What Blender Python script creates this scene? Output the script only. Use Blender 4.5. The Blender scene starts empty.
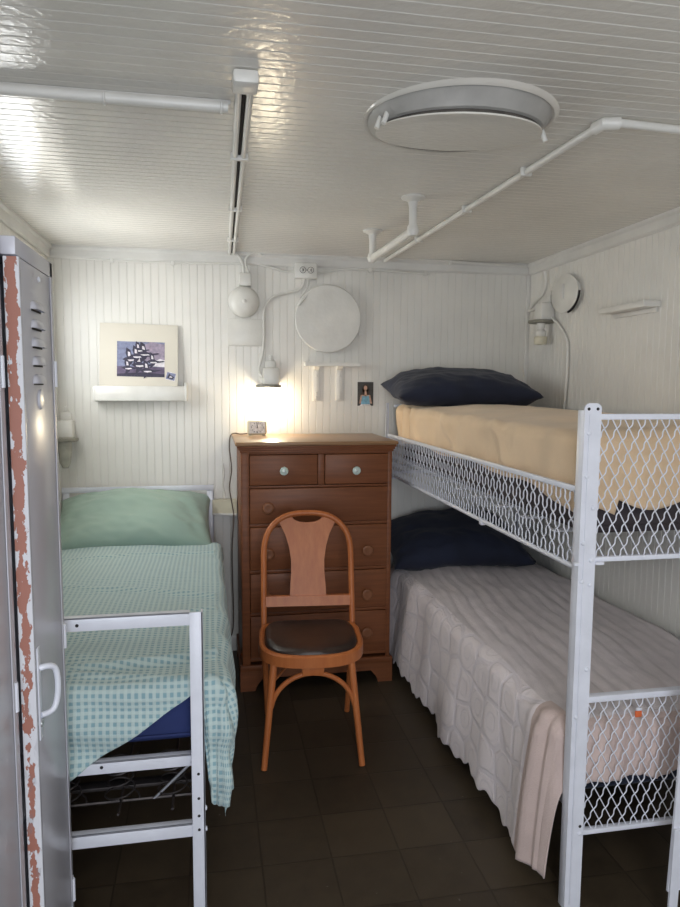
import bpy, bmesh, math, random
from mathutils import Vector, Matrix, noise
random.seed(7)
PI = math.pi
scn = bpy.context.scene
COL = scn.collection

# ---------------------------------------------------------------- camera model (680x907 frame)
YAW, PITCH, ROLL, FPX = math.radians(10.659), math.radians(5.757), math.radians(0.357), 684.85
EYE = Vector((0, 0, 1.55))
cf = Vector((math.sin(YAW)*math.cos(PITCH), math.cos(YAW)*math.cos(PITCH), -math.sin(PITCH)))
_r = Vector((math.cos(YAW), -math.sin(YAW), 0)); _u = _r.cross(cf)
cr = _r*math.cos(ROLL) + _u*math.sin(ROLL); cu = _u*math.cos(ROLL) - _r*math.sin(ROLL)
def ray(x, y): return cf + cr*((x-340)/FPX) - cu*((y-453.5)/FPX)
def onY(x, y, Y): d = ray(x, y); return EYE + d*(Y/d.y)          # a photo point on the plane Y
def onX(x, y, X): d = ray(x, y); return EYE + d*(X/d.x)
def onZ(x, y, Z): d = ray(x, y); return EYE + d*((Z-EYE.z)/d.z)
YB, XR, XL, ZC, YF = 3.92, 1.89, -0.84, 2.27, -1.3               # room planes
def wb(x, y, off=0.0): return onY(x, y, YB-off)

# ---------------------------------------------------------------- materials
class NT:
    def __init__(s, name):
        s.m = bpy.data.materials.new(name); s.m.use_nodes = True
        s.t = s.m.node_tree; s.n = s.t.nodes; s.l = s.t.links
        s.b = s.n['Principled BSDF']
    def add(s, t, **k):
        n = s.n.new(t)
        for a, v in k.items():
            if a.startswith('i_'): n.inputs[a[2:].replace('_', ' ')].default_value = v
            else: setattr(n, a, v)
        return n
    def link(s, a, b): s.l.new(a, b)
    def math(s, op, a, b=None, c=None, clamp=False):
        n = s.n.new('ShaderNodeMath'); n.operation = op; n.use_clamp = clamp
        for i, v in enumerate((a, b, c)):
            if v is None: continue
            if isinstance(v, (int, float)): n.inputs[i].default_value = v
            else: s.l.new(v, n.inputs[i])
        return n.outputs[0]
    def mix(s, f, a, b):
        n = s.n.new('ShaderNodeMix'); n.data_type = 'RGBA'
        for i, v in ((0, f), (6, a), (7, b)):
            if isinstance(v, (int, float)): n.inputs[i].default_value = v
            elif isinstance(v, tuple): n.inputs[i].default_value = (*v, 1)
            else: s.l.new(v, n.inputs[i])
        return n.outputs[2]
    def coord(s, which='Object', scale=(1, 1, 1)):
        tc = s.n.new('ShaderNodeTexCoord'); mp = s.n.new('ShaderNodeMapping')
        mp.inputs['Scale'].default_value = scale; s.l.new(tc.outputs[which], mp.inputs[0]); return mp.outputs[0]
    def noise(s, vec, scale=5, detail=3, rough=.5):
        n = s.add('ShaderNodeTexNoise'); n.inputs['Scale'].default_value = scale
        n.inputs['Detail'].default_value = detail; n.inputs['Roughness'].default_value = rough
        s.l.new(vec, n.inputs['Vector']); return n.outputs['Fac']
    def ramp(s, f, a, b):
        n = s.n.new('ShaderNodeMapRange'); n.inputs[1].default_value = a; n.inputs[2].default_value = b
        s.l.new(f, n.inputs[0]); return n.outputs[0]
    def bump(s, h, st=.3, dist=.01):
        n = s.n.new('ShaderNodeBump'); n.inputs['Strength'].default_value = st; n.inputs['Distance'].default_value = dist
        s.l.new(h, n.inputs['Height']); s.l.new(n.outputs[0], s.b.inputs['Normal'])
    def col(s, c):
        if isinstance(c, tuple): s.b.inputs['Base Color'].default_value = (*c, 1)
        else: s.l.new(c, s.b.inputs['Base Color'])
    def set(s, rough=.5, metal=0, spec=.5, sheen=0):
        s.b.inputs['Roughness'].default_value = rough; s.b.inputs['Metallic'].default_value = metal
        s.b.inputs['Specular IOR Level'].default_value = spec
        if sheen: s.b.inputs['Sheen Weight'].default_value = sheen
        return s
M = {}
def simple(name, c, rough=.5, var=.12, vs=8, bs=60, bst=.15, metal=0, scale=(1, 1, 1), spec=.5, sheen=0, dist=.003):
    t = NT(name); v = t.coord('Object', scale)
    n = t.noise(v, vs, 4)
    d = tuple(x*(1-var) for x in c); e = tuple(min(1, x*(1+var)) for x in c)
    t.col(t.mix(t.ramp(n, .3, .7), d, e)); t.set(rough, metal, spec, sheen)
    if bst: t.bump(t.noise(v, bs, 3), bst, dist)
    M[name] = t.m; return t.m
simple('wall_paint', (.77, .755, .71), .3, .05, 3, 70, .25, dist=.002)
simple('ceiling_paint', (.74, .715, .66), .2, .06, 2, 45, .5, dist=.003)
simple('trim_paint', (.72, .71, .68), .3, .06, 6, 50, .3)
simple('fixture_paint', (.74, .73, .69), .32, .06, 10, 60, .3)
simple('bed_paint', (.74, .76, .84), .3, .05, 14, 90, .2)
simple('locker_paint', (.56, .56, .62), .26, .05, 3, 30, .06, dist=.002)
simple('dark_gap', (.015, .013, .014), .8, .1, 8, 30, 0)
simple('dark_ring', (.1, .09, .08), .8, .3, 20, 30, .2)
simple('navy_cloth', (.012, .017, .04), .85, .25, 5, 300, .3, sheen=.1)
simple('navy_ticking', (.02, .035, .14), .8, .15, 6, 400, .2)
simple('green_cloth', (.31, .43, .37), .85, .06, 4, 500, .2, sheen=.2)
simple('peach_cloth', (.74, .55, .36), .9, .08, 5, 260, .5, sheen=.25)
simple('collar_shade', (.40, .39, .37), .5, .15, 8, 60, .3)  # vent paint with the collar's shade put into its colour
simple('lilac_cloth', (.66, .595, .605), .95, .08, 12, 200, .6, sheen=.25)
simple('pink_cloth', (.60, .475, .44), .9, .08, 8, 200, .5, sheen=.2)
simple('vinyl', (.035, .022, .018), .35, .25, 18, 120, .2)
simple('dark_ticking', (.055, .045, .05), .85, .2, 6, 400, .2)
simple('spring_steel', (.09, .08, .08), .5, .2, 30, 60, 0, metal=.7)
simple('porcelain', (.55, .66, .62), .15, .12, 60, 60, 0)
simple('cream_plastic', (.66, .62, .48), .4, .08, 10, 60, .1)
simple('mat_board', (.68, .64, .555), .8, .03, 4, 200, .05)
simple('screw_metal', (.5, .5, .5), .35, .2, 60, 60, 0, metal=.8)
simple('black_ink', (.02, .02, .025), .6, .1, 8, 60, 0)
simple('grey_glass', (.42, .41, .36), .2, .15, 25, 60, 0)
simple('flange_metal', (.24, .23, .19), .4, .15, 25, 60, .1)
simple('orange_plastic', (.75, .16, .05), .4, .1, 20, 60, 0)
simple('cord_brown', (.13, .10, .08), .5, .2, 30, 60, 0)
simple('cord_white', (.66, .64, .6), .4, .08, 30, 60, .1)
for n_, c_ in dict(print_sky=(.20, .22, .34), print_cloud=(.30, .25, .33), print_water=(.12, .09, .16), print_pale=(.72, .68, .72), print_dark=(.035, .03, .06), photo_dark=(.05, .045, .04), photo_hair=(.05, .025, .015), photo_skin=(.55, .33, .24), photo_blue=(.2, .42, .55), photo_white=(.75, .73, .72)).items():
    simple(n_, c_, .4, .25, 60, 60, 0)
def wood(name, a, b, rough, grain=(60, 60, 3), bst=.1):
    t = NT(name); v = t.coord('Object', grain); n = t.noise(v, 1.0, 5, .6)
    w = t.noise(t.coord('Object', (3, 3, 3)), 1.2, 2)
    c = t.mix(t.ramp(n, .3, .7), a, b); c = t.mix(t.math('MULTIPLY', t.ramp(w, .4, .75), .35), c, tuple(x*.6 for x in a))
    t.col(c); t.set(rough); t.bump(n, bst, .002); t.set(rough, 0, .3); M[name] = t.m
wood('dresser_wood', (.17, .056, .022), (.25, .09, .036), .42, (4, 60, 70))
wood('dresser_top_wood', (.27, .15, .075), (.36, .215, .115), .28, (4, 60, 60))
wood('knob_wood', (.20, .075, .032), (.27, .11, .05), .4, (40, 40, 40))
wood('chair_wood', (.46, .135, .042), (.56, .19, .062), .36, (40, 40, 5))
def floor_mat():
    t = NT('floor_tile'); v = t.coord('Object')
    s = t.add('ShaderNodeSeparateXYZ'); t.link(v, s.inputs[0])
    P = .2286
    ux = t.math('DIVIDE', t.math('SUBTRACT', s.outputs[0], .372), P); uy = t.math('DIVIDE', t.math('SUBTRACT', s.outputs[1], 2.075), P)
    def edge(u):
        f = t.math('FRACT', u); return t.math('MINIMUM', f, t.math('SUBTRACT', 1.0, f))
    e = t.math('MINIMUM', edge(ux), edge(uy))
    seam = t.math('SUBTRACT', 1.0, t.ramp(e, .006, .016), clamp=True)
    c2 = t.add('ShaderNodeCombineXYZ'); t.link(t.math('FLOOR', ux), c2.inputs[0]); t.link(t.math('FLOOR', uy), c2.inputs[1])
    wn = t.add('ShaderNodeTexWhiteNoise'); wn.noise_dimensions = '2D'; t.link(c2.outputs[0], wn.inputs['Vector'])
    n = t.noise(v, 14, 6, .65); n2 = t.noise(v, 2.2, 3)
    base = t.mix(wn.outputs['Value'], (.036, .026, .017), (.060, .044, .028))
    base = t.mix(t.math('MULTIPLY', t.ramp(n, .35, .75), .5), base, (.088, .068, .043))
    base = t.mix(t.math('MULTIPLY', t.ramp(n2, .5, .7), .4), base, (.04, .03, .022))
    sp = t.noise(v, 55, 2); base = t.mix(t.math('MULTIPLY', t.ramp(sp, .74, .8), .5), base, (.25, .24, .2))
    t.col(t.mix(t.math('MULTIPLY', seam, .6), base, (.022, .016, .011))); t.set(.42, 0, .35)
    t.l.new(t.ramp(n, .2, .8), t.b.inputs['Roughness']); 
    r = t.n.new('ShaderNodeMapRange'); r.inputs[3].default_value = .33; r.inputs[4].default_value = .6; t.link(n, r.inputs[0]); t.link(r.outputs[0], t.b.inputs['Roughness'])
    t.bump(t.math('SUBTRACT', t.math('MULTIPLY', n, .3), seam), .25, .003); M['floor_tile'] = t.m
floor_mat()
def waffle():
    t = NT('waffle_cloth'); tc = t.add('ShaderNodeTexCoord'); s = t.add('ShaderNodeSeparateXYZ'); t.link(tc.outputs['UV'], s.inputs[0])
    k = 2*PI/.0185
    a = t.math('SINE', t.math('MULTIPLY', s.outputs[0], k)); b = t.math('SINE', t.math('MULTIPLY', s.outputs[1], k))
    pa = t.ramp(a, -.35, .35); pb = t.ramp(b, -.35, .35)
    both = t.math('MULTIPLY', pa, pb); any_ = t.math('MULTIPLY', t.math('ADD', pa, pb), .5)
    n = t.noise(t.coord('Object'), 3, 3)
    c = t.mix(any_, (.53, .64, .62), (.43, .56, .57)); c = t.mix(both, c, (.25, .40, .45))
    t.col(c); t.set(.9, 0, .3, .15); t.bump(t.math('SUBTRACT', 1.0, any_), .5, .003); M['waffle_cloth'] = t.m
waffle()
def chenille():
    t = NT('chenille_cloth'); tc = t.add('ShaderNodeTexCoord'); v = tc.outputs['UV']
    dn = t.add('ShaderNodeTexNoise', i_Scale=5.0); t.link(v, dn.inputs['Vector'])
    mx = t.add('ShaderNodeVectorMath', operation='MULTIPLY_ADD'); t.link(dn.outputs['Color'], mx.inputs[0]); mx.inputs[1].default_value = (.05, .05, 0); t.link(v, mx.inputs[2])
    vo = t.add('ShaderNodeTexVoronoi', feature='DISTANCE_TO_EDGE', i_Scale=8.0, i_Randomness=.45); t.link(mx.outputs[0], vo.inputs['Vector'])
    vd = t.add('ShaderNodeTexVoronoi', feature='F1', i_Scale=8.0, i_Randomness=.45); t.link(mx.outputs[0], vd.inputs['Vector'])
    ring = t.math('SINE', t.math('MULTIPLY', vd.outputs['Distance'], 26.0))
    line = t.math('SUBTRACT', 1.0, t.ramp(vo.outputs['Distance'], .05, .10), clamp=True)
    rr = t.math('MULTIPLY', t.ramp(ring, .5, .9), .4, clamp=True)
    low = t.math('MAXIMUM', line, rr, clamp=True)
    fz = t.noise(t.coord('Object'), 220, 3)
    c = t.mix(t.math('MULTIPLY', low, .45), (.80, .725, .735), (.58, .535, .59)); c = t.mix(t.math('MULTIPLY', t.ramp(fz, .4, .7), .25), c, (.82, .76, .75))
    t.col(c); t.set(.95, 0, .2, .3); t.bump(t.math('ADD', t.math('SUBTRACT', 1.0, low), t.math('MULTIPLY', fz, .6)), .55, .006); M['chenille_cloth'] = t.m
chenille()
def peeling():
    t = NT('peeling_paint'); v = t.coord('Object', (1, 1, .45)); s = t.add('ShaderNodeSeparateXYZ'); t.link(t.coord('UV'), s.inputs[0])
    n = t.noise(v, 60, 5, .6); big = t.noise(t.coord('Object', (1, 1, 1)), 7, 2)
    d = t.math('ABSOLUTE', t.math('SUBTRACT', s.outputs[0], .42))
    lo = t.math('MULTIPLY', t.math('SUBTRACT', 1.0, t.ramp(s.outputs[1], .3, .62), clamp=True), .30)
    m = t.math('ADD', t.math('SUBTRACT', .36, d), t.math('MULTIPLY', t.math('SUBTRACT', n, .5), 1.9))
    m = t.math('SUBTRACT', m, t.math('MULTIPLY', lo, t.ramp(big, .35, .6)))
    c = t.mix(t.ramp(m, .0, .03), (.72, .72, .76), (.40, .17, .125))
    c = t.mix(t.math('MULTIPLY', t.ramp(t.noise(v, 35, 4), .62, .66), lo), c, (.2, .2, .23))
    t.col(c); t.set(.45); t.bump(t.math('MULTIPLY', t.ramp(m, 0, .03), -1), .4, .002); M['peeling_paint'] = t.m
peeling()
def emis(name, c, st):
    t = NT(name); t.col(c); t.b.inputs['Emission Color'].default_value = (*c, 1); t.b.inputs['Emission Strength'].default_value = st; M[name] = t.m
emis('lamp_glow', (1, .90, .70), 10)
emis('window_sky', (.95, .98, 1.0), 6)

# ---------------------------------------------------------------- mesh helpers
class MB:
    def __init__(s): s.bm = bmesh.new(); s.mi = 0
    def _faces(s, fs):
        for f in fs: f.material_index = s.mi
    def box(s, x0, x1, y0, y1, z0, z1, bev=0.0, seg=2, rot=None):
        vs = [s.bm.verts.new((x, y, z)) for x in (x0, x1) for y in (y0, y1) for z in (z0, z1)]
        q = [(0, 1, 3, 2), (4, 6, 7, 5), (0, 4, 5, 1), (2, 3, 7, 6), (0, 2, 6, 4), (1, 5, 7, 3)]
        fs = [s.bm.faces.new([vs[i] for i in f]) for f in q]; s._faces(fs)
        if bev:
            r = bmesh.ops.bevel(s.bm, geom=list({e for f in fs for e in f.edges}), offset=bev, segments=seg, affect='EDGES', profile=.5)
            s._faces(r['faces']); vs = list({v for f in r['faces'] for v in f.verts} | {v for v in vs if v.is_valid})
        if rot is not None: bmesh.ops.transform(s.bm, matrix=rot, verts=[v for v in vs if v.is_valid])
        return s
    def tube(s, pts, r, n=8, closed=False, cap=True, flat=1.0):
        pts = [Vector(p) for p in pts]; N = len(pts); rings = []
        up = None
        for i, p in enumerate(pts):
            a = pts[(i-1) % N] if (closed or i > 0) else p; b = pts[(i+1) % N] if (closed or i < N-1) else p
            t = (b-a).normalized()
            if up is None: up = Vector((0, 0, 1)) if abs(t.z) < .9 else Vector((0, 1, 0))
            x = t.cross(up).normalized(); y = x.cross(t).normalized(); up = y
            rr = r(i/(N-1)) if callable(r) else r
            rings.append([s.bm.verts.new(p + x*math.cos(2*PI*k/n)*rr + y*math.sin(2*PI*k/n)*rr*flat) for k in range(n)])
        fs = []
        for i in range(N if closed else N-1):
            A, B = rings[i], rings[(i+1) % N]
            for k in range(n): fs.append(s.bm.faces.new((A[k], A[(k+1) % n], B[(k+1) % n], B[k])))
        if cap and not closed: fs.append(s.bm.faces.new(rings[0][::-1])); fs.append(s.bm.faces.new(rings[-1]))
        s._faces(fs); return s
    def lathe(s, prof, c, axis='z', n=32, sx=1.0):
        # prof: list of (radius, height along axis)
        c = Vector(c)
        ax = {'z': (Vector((1, 0, 0)), Vector((0, 1, 0)), Vector((0, 0, 1))), '-y': (Vector((1, 0, 0)), Vector((0, 0, 1)), Vector((0, -1, 0))), '-x': (Vector((0, 1, 0)), Vector((0, 0, 1)), Vector((-1, 0, 0))), '+x': (Vector((0, 1, 0)), Vector((0, 0, 1)), Vector((1, 0, 0)))}[axis]
        rings = []
        for (r, h) in prof:
            if r < 1e-6: rings.append([s.bm.verts.new(c+ax[2]*h)])
            else: rings.append([s.bm.verts.new(c + ax[0]*math.cos(2*PI*k/n)*r*sx + ax[1]*math.sin(2*PI*k/n)*r + ax[2]*h) for k in range(n)])
        fs = []
        for A, B in zip(rings, rings[1:]):
            for k in range(n):
                a0, a1 = A[k % len(A)], A[(k+1) % len(A)]; b0, b1 = B[k % len(B)], B[(k+1) % len(B)]
                vs = []
                for v in (a0, a1, b1, b0):
                    if v not in vs: vs.append(v)
                if len(vs) > 2: fs.append(s.bm.faces.new(vs))
        if len(rings[0]) > 1: fs.append(s.bm.faces.new(rings[0]))
        if len(rings[-1]) > 1: fs.append(s.bm.faces.new(rings[-1]))
        s._faces(fs); return s
    def prism(s, poly, f0, f1):
        # poly of (a,b); f0/f1 map (a,b) -> 3d point on the two caps
        A = [s.bm.verts.new(f0(*p)) for p in poly]; B = [s.bm.verts.new(f1(*p)) for p in poly]; n = len(poly)
        fs = [s.bm.faces.new(A[::-1]), s.bm.faces.new(B)]
        for k in range(n): fs.append(s.bm.faces.new((A[k], A[(k+1) % n], B[(k+1) % n], B[k])))
        s._faces(fs); return s
    def poly(s, pts):
        f = s.bm.faces.new([s.bm.verts.new(p) for p in pts]); s._faces([f]); return s
    def grid(s, fn, nu, nv, uv=None, mat=None, closed_u=False):
        vs = [[s.bm.verts.new(fn(i/nu, j/nv)) for j in range(nv+1)] for i in range(nu+(0 if closed_u else 1))]
        L = s.bm.loops.layers.uv.verify() if uv else None; R = len(vs)
        for i in range(nu):
            for j in range(nv):
                ids = ((i, j), (i+1, j), (i+1, j+1), (i, j+1))
                f = s.bm.faces.new([vs[a % R][b] for a, b in ids]); f.material_index = mat((i+.5)/nu, (j+.5)/nv) if mat else s.mi
                if L:
                    for lp, (a, b) in zip(f.loops, ids): lp[L].uv = uv(a/nu, b/nv)
        return s
    def build(s, name, mats, parent=None, smooth=True, angle=40, recalc=True):
        if recalc: bmesh.ops.recalc_face_normals(s.bm, faces=s.bm.faces)
        me = bpy.data.meshes.new(name)
        if smooth:
            for f in s.bm.faces: f.smooth = True
            for e in s.bm.edges:
                if len(e.link_faces) == 2 and e.calc_face_angle(0) > math.radians(angle): e.smooth = False
        s.bm.to_mesh(me); s.bm.free()
        for m in ([mats] if isinstance(mats, str) else mats): me.materials.append(M[m])
        o = bpy.data.objects.new(name, me); COL.objects.link(o)
        if parent:
            w = Vector((0, 0, 0)); q = parent
            while q: w += q.location; q = q.parent
            if not parent.get('local'): me.transform(Matrix.Translation(-w))
            o.parent = parent
        return o
def tag(o, label=None, cat=None, group=None, kind=None):
    for k, v in (('label', label), ('category', cat), ('group', group), ('kind', kind)):
        if v: o[k] = v
    return o
def thing(name, loc, label, cat, group=None):
    o = bpy.data.objects.new(name, None); COL.objects.link(o); o.location = loc; o.empty_display_size = .05
    return tag(o, label, cat, group)
def struct(o): o['kind'] = 'structure'; return o
def arc(c, r, a0, a1, n, plane='xz'):
    out = []
    for i in range(n+1):
        a = a0+(a1-a0)*i/n; p = Vector(c)
        if plane == 'xz': p += Vector((math.cos(a)*r, 0, math.sin(a)*r))
        elif plane == 'xy': p += Vector((math.cos(a)*r, math.sin(a)*r, 0))
        else: p += Vector((0, math.cos(a)*r, math.sin(a)*r))
        out.append(p)
    return out
def smooth_path(pts, k=6):
    P = [Vector(p) for p in pts]; out = []
    for i in range(len(P)-1):
        p0, p1, p2, p3 = P[max(i-1, 0)], P[i], P[i+1], P[min(i+2, len(P)-1)]
        for j in range(k):
            t = j/k
            out.append(.5*((2*p1)+(p2-p0)*t+(2*p0-5*p1+4*p2-p3)*t*t+(3*p1-p0-3*p2+p3)*t**3))
    out.append(P[-1]); return out
def N3(x, y, z=0): return noise.noise(Vector((x, y, z)))

# ---------------------------------------------------------------- room shell
BW = .0413
def beadsheet(mb, O, U, V, Nn, ul, vl, off=0.0, gw=.0024, gd=.0026):
    """Board sheet with V-grooves: boards run along V, repeat along U, grooves cut to -Nn."""
    O, U, V, Nn = Vector(O), Vector(U), Vector(V), Vector(Nn)
    prof = []; k = math.floor(-off/BW)
    us = []
    u = -((off) % BW)
    prof.append((0, 0))
    while u < ul:
        for du, d in ((-gw, 0), (-gw*.3, -gd), (gw*.3, -gd), (gw, 0)):
            if 0 < u+du < ul: prof.append((u+du, d))
        u += BW
    prof.append((ul, 0))
    A = [mb.bm.verts.new(O+U*a+Nn*d) for a, d in prof]; B = [mb.bm.verts.new(O+U*a+Nn*d+V*vl) for a, d in prof]
    for i in range(len(prof)-1):
        f = mb.bm.faces.new((A[i], A[i+1], B[i+1], B[i])); f.material_index = mb.mi
X0, X1 = XL, XR
mb = MB(); beadsheet(mb, (X0, YB, 0), (1, 0, 0), (0, 0, 1), (0, -1, 0), X1-X0, ZC, off=.01)
struct(mb.build('wall_back', 'wall_paint', smooth=False))
mb = MB(); beadsheet(mb, (XR, YF, 0), (0, 1, 0), (0, 0, 1), (-1, 0, 0), YB-YF, ZC)
struct(mb.build('wall_right', 'wall_paint', smooth=False))
WY0, WY1, WZ0, WZ1 = 2.95, 3.72, 1.50, 2.06
mb = MB()
beadsheet(mb, (XL, YF, 0), (0, 1, 0), (0, 0, 1), (1, 0, 0), WY0-YF, ZC)
beadsheet(mb, (XL, WY1, 0), (0, 1, 0), (0, 0, 1), (1, 0, 0), YB-WY1, ZC)
beadsheet(mb, (XL, WY0, 0), (0, 1, 0), (0, 0, 1), (1, 0, 0), WY1-WY0, WZ0)
beadsheet(mb, (XL, WY0, WZ1), (0, 1, 0), (0, 0, 1), (1, 0, 0), WY1-WY0, ZC-WZ1)
struct(mb.build('wall_left', 'wall_paint', smooth=False))
DX0, DX1, DZ = -.45, .55, 2.05
mb = MB()
beadsheet(mb, (XL, YF, 0), (1, 0, 0), (0, 0, 1), (0, 1, 0), DX0-XL, ZC)
beadsheet(mb, (DX1, YF, 0), (1, 0, 0), (0, 0, 1), (0, 1, 0), XR-DX1, ZC)
beadsheet(mb, (DX0, YF, DZ), (1, 0, 0), (0, 0, 1), (0, 1, 0), DX1-DX0, ZC-DZ)
struct(mb.build('wall_front', 'wall_paint', smooth=False))
mb = MB(); beadsheet(mb, (X0, YF, ZC), (0, 1, 0), (1, 0, 0), (0, 0, -1), YB-YF, X1-X0, off=.02, gw=.0026, gd=.0015)
struct(mb.build('ceiling', 'ceiling_paint', smooth=False))
mb = MB(); mb.poly([(X0, YF, 0), (X1, YF, 0), (X1, YB, 0), (X0, YB, 0)])
fl = struct(mb.build('floor', 'floor_tile', smooth=False))
# window in the left wall (behind the lockers) with frame and pane
w = struct(thing('window_1', (XL, (WY0+WY1)/2, WZ0), None, None))
mb = MB()
for a in ((WY0-.03, WY0+.03, WZ0-.03, WZ1+.03), (WY1-.03, WY1+.03, WZ0-.03, WZ1+.03), (WY0, WY1, WZ0-.03, WZ0+.03), (WY0, WY1, WZ1-.03, WZ1+.03)):
    mb.box(XL-.03, XL+.02, *a, bev=.004)
mb.build('window_frame', 'trim_paint', w)
mb = MB(); mb.box(XL-.02, XL-.014, WY0, WY1, WZ0, WZ1); mb.build('window_pane', 'window_sky', w)
# crown trims along ceiling: flat board plus a rounded lip
def crown(name, a, b, nrm):
    a, b, nrm = Vector(a), Vector(b), Vector(nrm); mb = MB()
    prof = [(0, 0), (.030, 0), (.030, -.012), (.020, -.022), (.020, -.055), (.012, -.064), (0, -.064)]
    A = [mb.bm.verts.new(a+nrm*p+Vector((0, 0, q))) for p, q in prof]; B = [mb.bm.verts.new(b+nrm*p+Vector((0, 0, q))) for p, q in prof]
    n = len(prof)
    for k in range(n): mb.bm.faces.new((A[k], A[(k+1) % n], B[(k+1) % n], B[k]))
    mb.bm.faces.new(A); mb.bm.faces.new(B)
    return struct(mb.build(name, 'trim_paint', angle=25))
crown('trim_1', (XL, YB, ZC), (XR, YB, ZC), (0, -1, 0))
crown('trim_2', (XR, YF, ZC), (XR, YB-.03, ZC), (-1, 0, 0))
crown('trim_3', (XL, YF, ZC), (XL, YB-.03, ZC), (1, 0, 0))
mb = MB(); mb.box(XR-.022, XR, YB-.022, YB, 0, ZC-.064, bev=.004); struct(mb.build('trim_4', 'trim_paint'))
mb = MB(); mb.box(XL, XR, YB-.014, YB, 0, .09, bev=.003); struct(mb.build('baseboard_back', 'trim_paint'))
mb = MB(); mb.box(XR-.014, XR, YF, YB-.03, 0, .09, bev=.003); struct(mb.build('baseboard_right', 'trim_paint'))
d = struct(thing('door_1', ((DX0+DX1)/2, YF, 0), None, None)); mb = MB()
for a in ((DX0-.06, DX0, 0, DZ+.06), (DX1, DX1+.06, 0, DZ+.06), (DX0, DX1, DZ, DZ+.06)): mb.box(a[0], a[1], YF-.02, YF+.02, a[2], a[3], bev=.003)
mb.build('door_frame', 'trim_paint', d)

# ---------------------------------------------------------------- ceiling fittings
def screw(mb, p, axis='-y', r=.006):
    mb.lathe([(r, 0), (r, .002), (r*.6, .0035), (0, .004)], p, axis, 10)
t = thing('ceiling_batten', (-.39, 1.85, ZC), 'long white painted tube running across ceiling at upper left, ending in open air', 'pipe')
mb = MB(); mb.tube([(XL+.005, 1.846, ZC-.018), (.052, 1.85, ZC-.018)], .014, 12); mb.build('tube', 'fixture_paint', t)
mb = MB(); mb.box(XL+.005, .058, 1.846, 1.872, ZC-.012, ZC-.001, bev=.002); mb.build('backing_strip', 'trim_paint', t)
for x in (-.25, .035):
    mb = MB(); mb.tube(arc((x, 1.848, ZC-.018), .0165, PI*.9, PI*2.1, 10, 'yz'), .003, 6); mb.build('clip', 'trim_paint', t)
t = thing('ceiling_conduit', (.105, 2.8, ZC), 'pair of white conduits with dark gap running to back wall above the bell', 'conduit')
for dx in (-.014, .014):
    mb = MB(); mb.tube([(.088+dx, 1.70, ZC-.012), (.121+dx*.8, YB-.035, ZC-.012)], .0085, 10); mb.build('conduit', 'fixture_paint', t)
mb = MB(); mb.tube([(.088, 1.71, ZC-.004), (.121, YB-.035, ZC-.004)], .006, 6); mb.build('dark_seam', 'dark_gap', t)
mb = MB(); mb.box(.058, .118, 1.66, 1.735, ZC-.032, ZC-.001, bev=.007); mb.build('end_cap', 'fixture_paint', t)
for y in (2.25, 2.9, 3.5):
    mb = MB(); x = .088+(y-1.7)/2.2*.033; mb.box(x-.028, x+.028, y-.008, y+.008, ZC-.024, ZC-.001, bev=.003); mb.build('clip', 'fixture_paint', t)
t = thing('ceiling_pipe', (1.02, 2.8, ZC), 'white pipe with elbow crossing the ceiling right of the round vent cover', 'pipe')
mb = MB(); mb.tube([(.986, YB-.035, ZC-.016), (1.047, 1.79, ZC-.016)] + smooth_path([(1.05, 1.775, ZC-.016), (1.06, 1.757, ZC-.016), (1.085, 1.75, ZC-.016)], 4) + [(XR-.035, 1.80, ZC-.016)], .0115, 10); mb.build('pipe', 'fixture_paint', t)
mb = MB(); mb.tube([(1.046, 1.80, ZC-.016), (1.05, 1.762, ZC-.016), (1.09, 1.752, ZC-.016)], .017, 10); mb.build('elbow', 'fixture_paint', t)
for y in (3.3, 2.7, 2.2):
    mb = MB(); x = .986+(YB-y)/2.13*.061; mb.box(x-.02, x+.02, y-.007, y+.007, ZC-.029, ZC-.001, bev=.003); mb.build('clip', 'fixture_paint', t)
t = thing('ceiling_vent_cover', (.675, 1.86, ZC), 'large round white painted vent cover on the ceiling, dark gap round its rim', 'vent')
VC = Vector((.675, 1.86, ZC))
def vent_ring(r, tilt, z, n=72):
    return [VC+Vector((math.cos(2*PI*k/n)*r, math.sin(2*PI*k/n)*r+(.012 if tilt else 0), -z-(tilt*(1-math.sin(2*PI*k/n)*r/.25)/2))) for k in range(n)]
def loft(mb, rings, cap=False):
    V = [[mb.bm.verts.new(p) for p in r] for r in rings]
    for A, B in zip(V, V[1:]):
        for k in range(len(A)): mb.bm.faces.new((A[k], A[(k+1) % len(A)], B[(k+1) % len(B)], B[k]))
    if cap: mb.bm.faces.new(V[-1])
mb = MB(); loft(mb, [vent_ring(.262, 0, .0), vent_ring(.262, .007, .0), vent_ring(.256, .009, .0), vent_ring(.250, .004, .0), vent_ring(.248, 0, .0)]); mb.build('flange', 'ceiling_paint', t)
mb = MB(); loft(mb, [vent_ring(.249, 0, 0), vent_ring(.247, .008, .001), vent_ring(.228, .046, .002), vent_ring(.219, .050, .002)]); mb.build('collar', 'collar_shade', t)
mb = MB(); loft(mb, [vent_ring(.2175, .050, .0015), vent_ring(.221, .056, .002), vent_ring(.221, .060, .002)]); mb.build('dark_rim', 'dark_ring', t)  # dark strip painted in for the shadow gap behind the cover plate
mb = MB(); loft(mb, [vent_ring(.226, .062, .0005), vent_ring(.226, .0664, .0005), vent_ring(.222, .0672, .0008), vent_ring(.12, .0680, .001), vent_ring(.02, .0682, .001)], True); mb.build('cover_plate', 'ceiling_paint', t)
for a in (-2.95, -2.8, -.18):
    mb = MB(); p = VC+Vector((math.cos(a)*.232, math.sin(a)*.232+.012, -.02)); mb.tube([p, p+Vector((math.cos(a)*.012, math.sin(a)*.012, -.03))], .007, 8); mb.build('latch', 'fixture_paint', t)
t = thing('ceiling_grab_bar', (.765, 2.9, ZC), 'white grab bar on two flanged posts hanging from the ceiling', 'grab bar')
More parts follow.
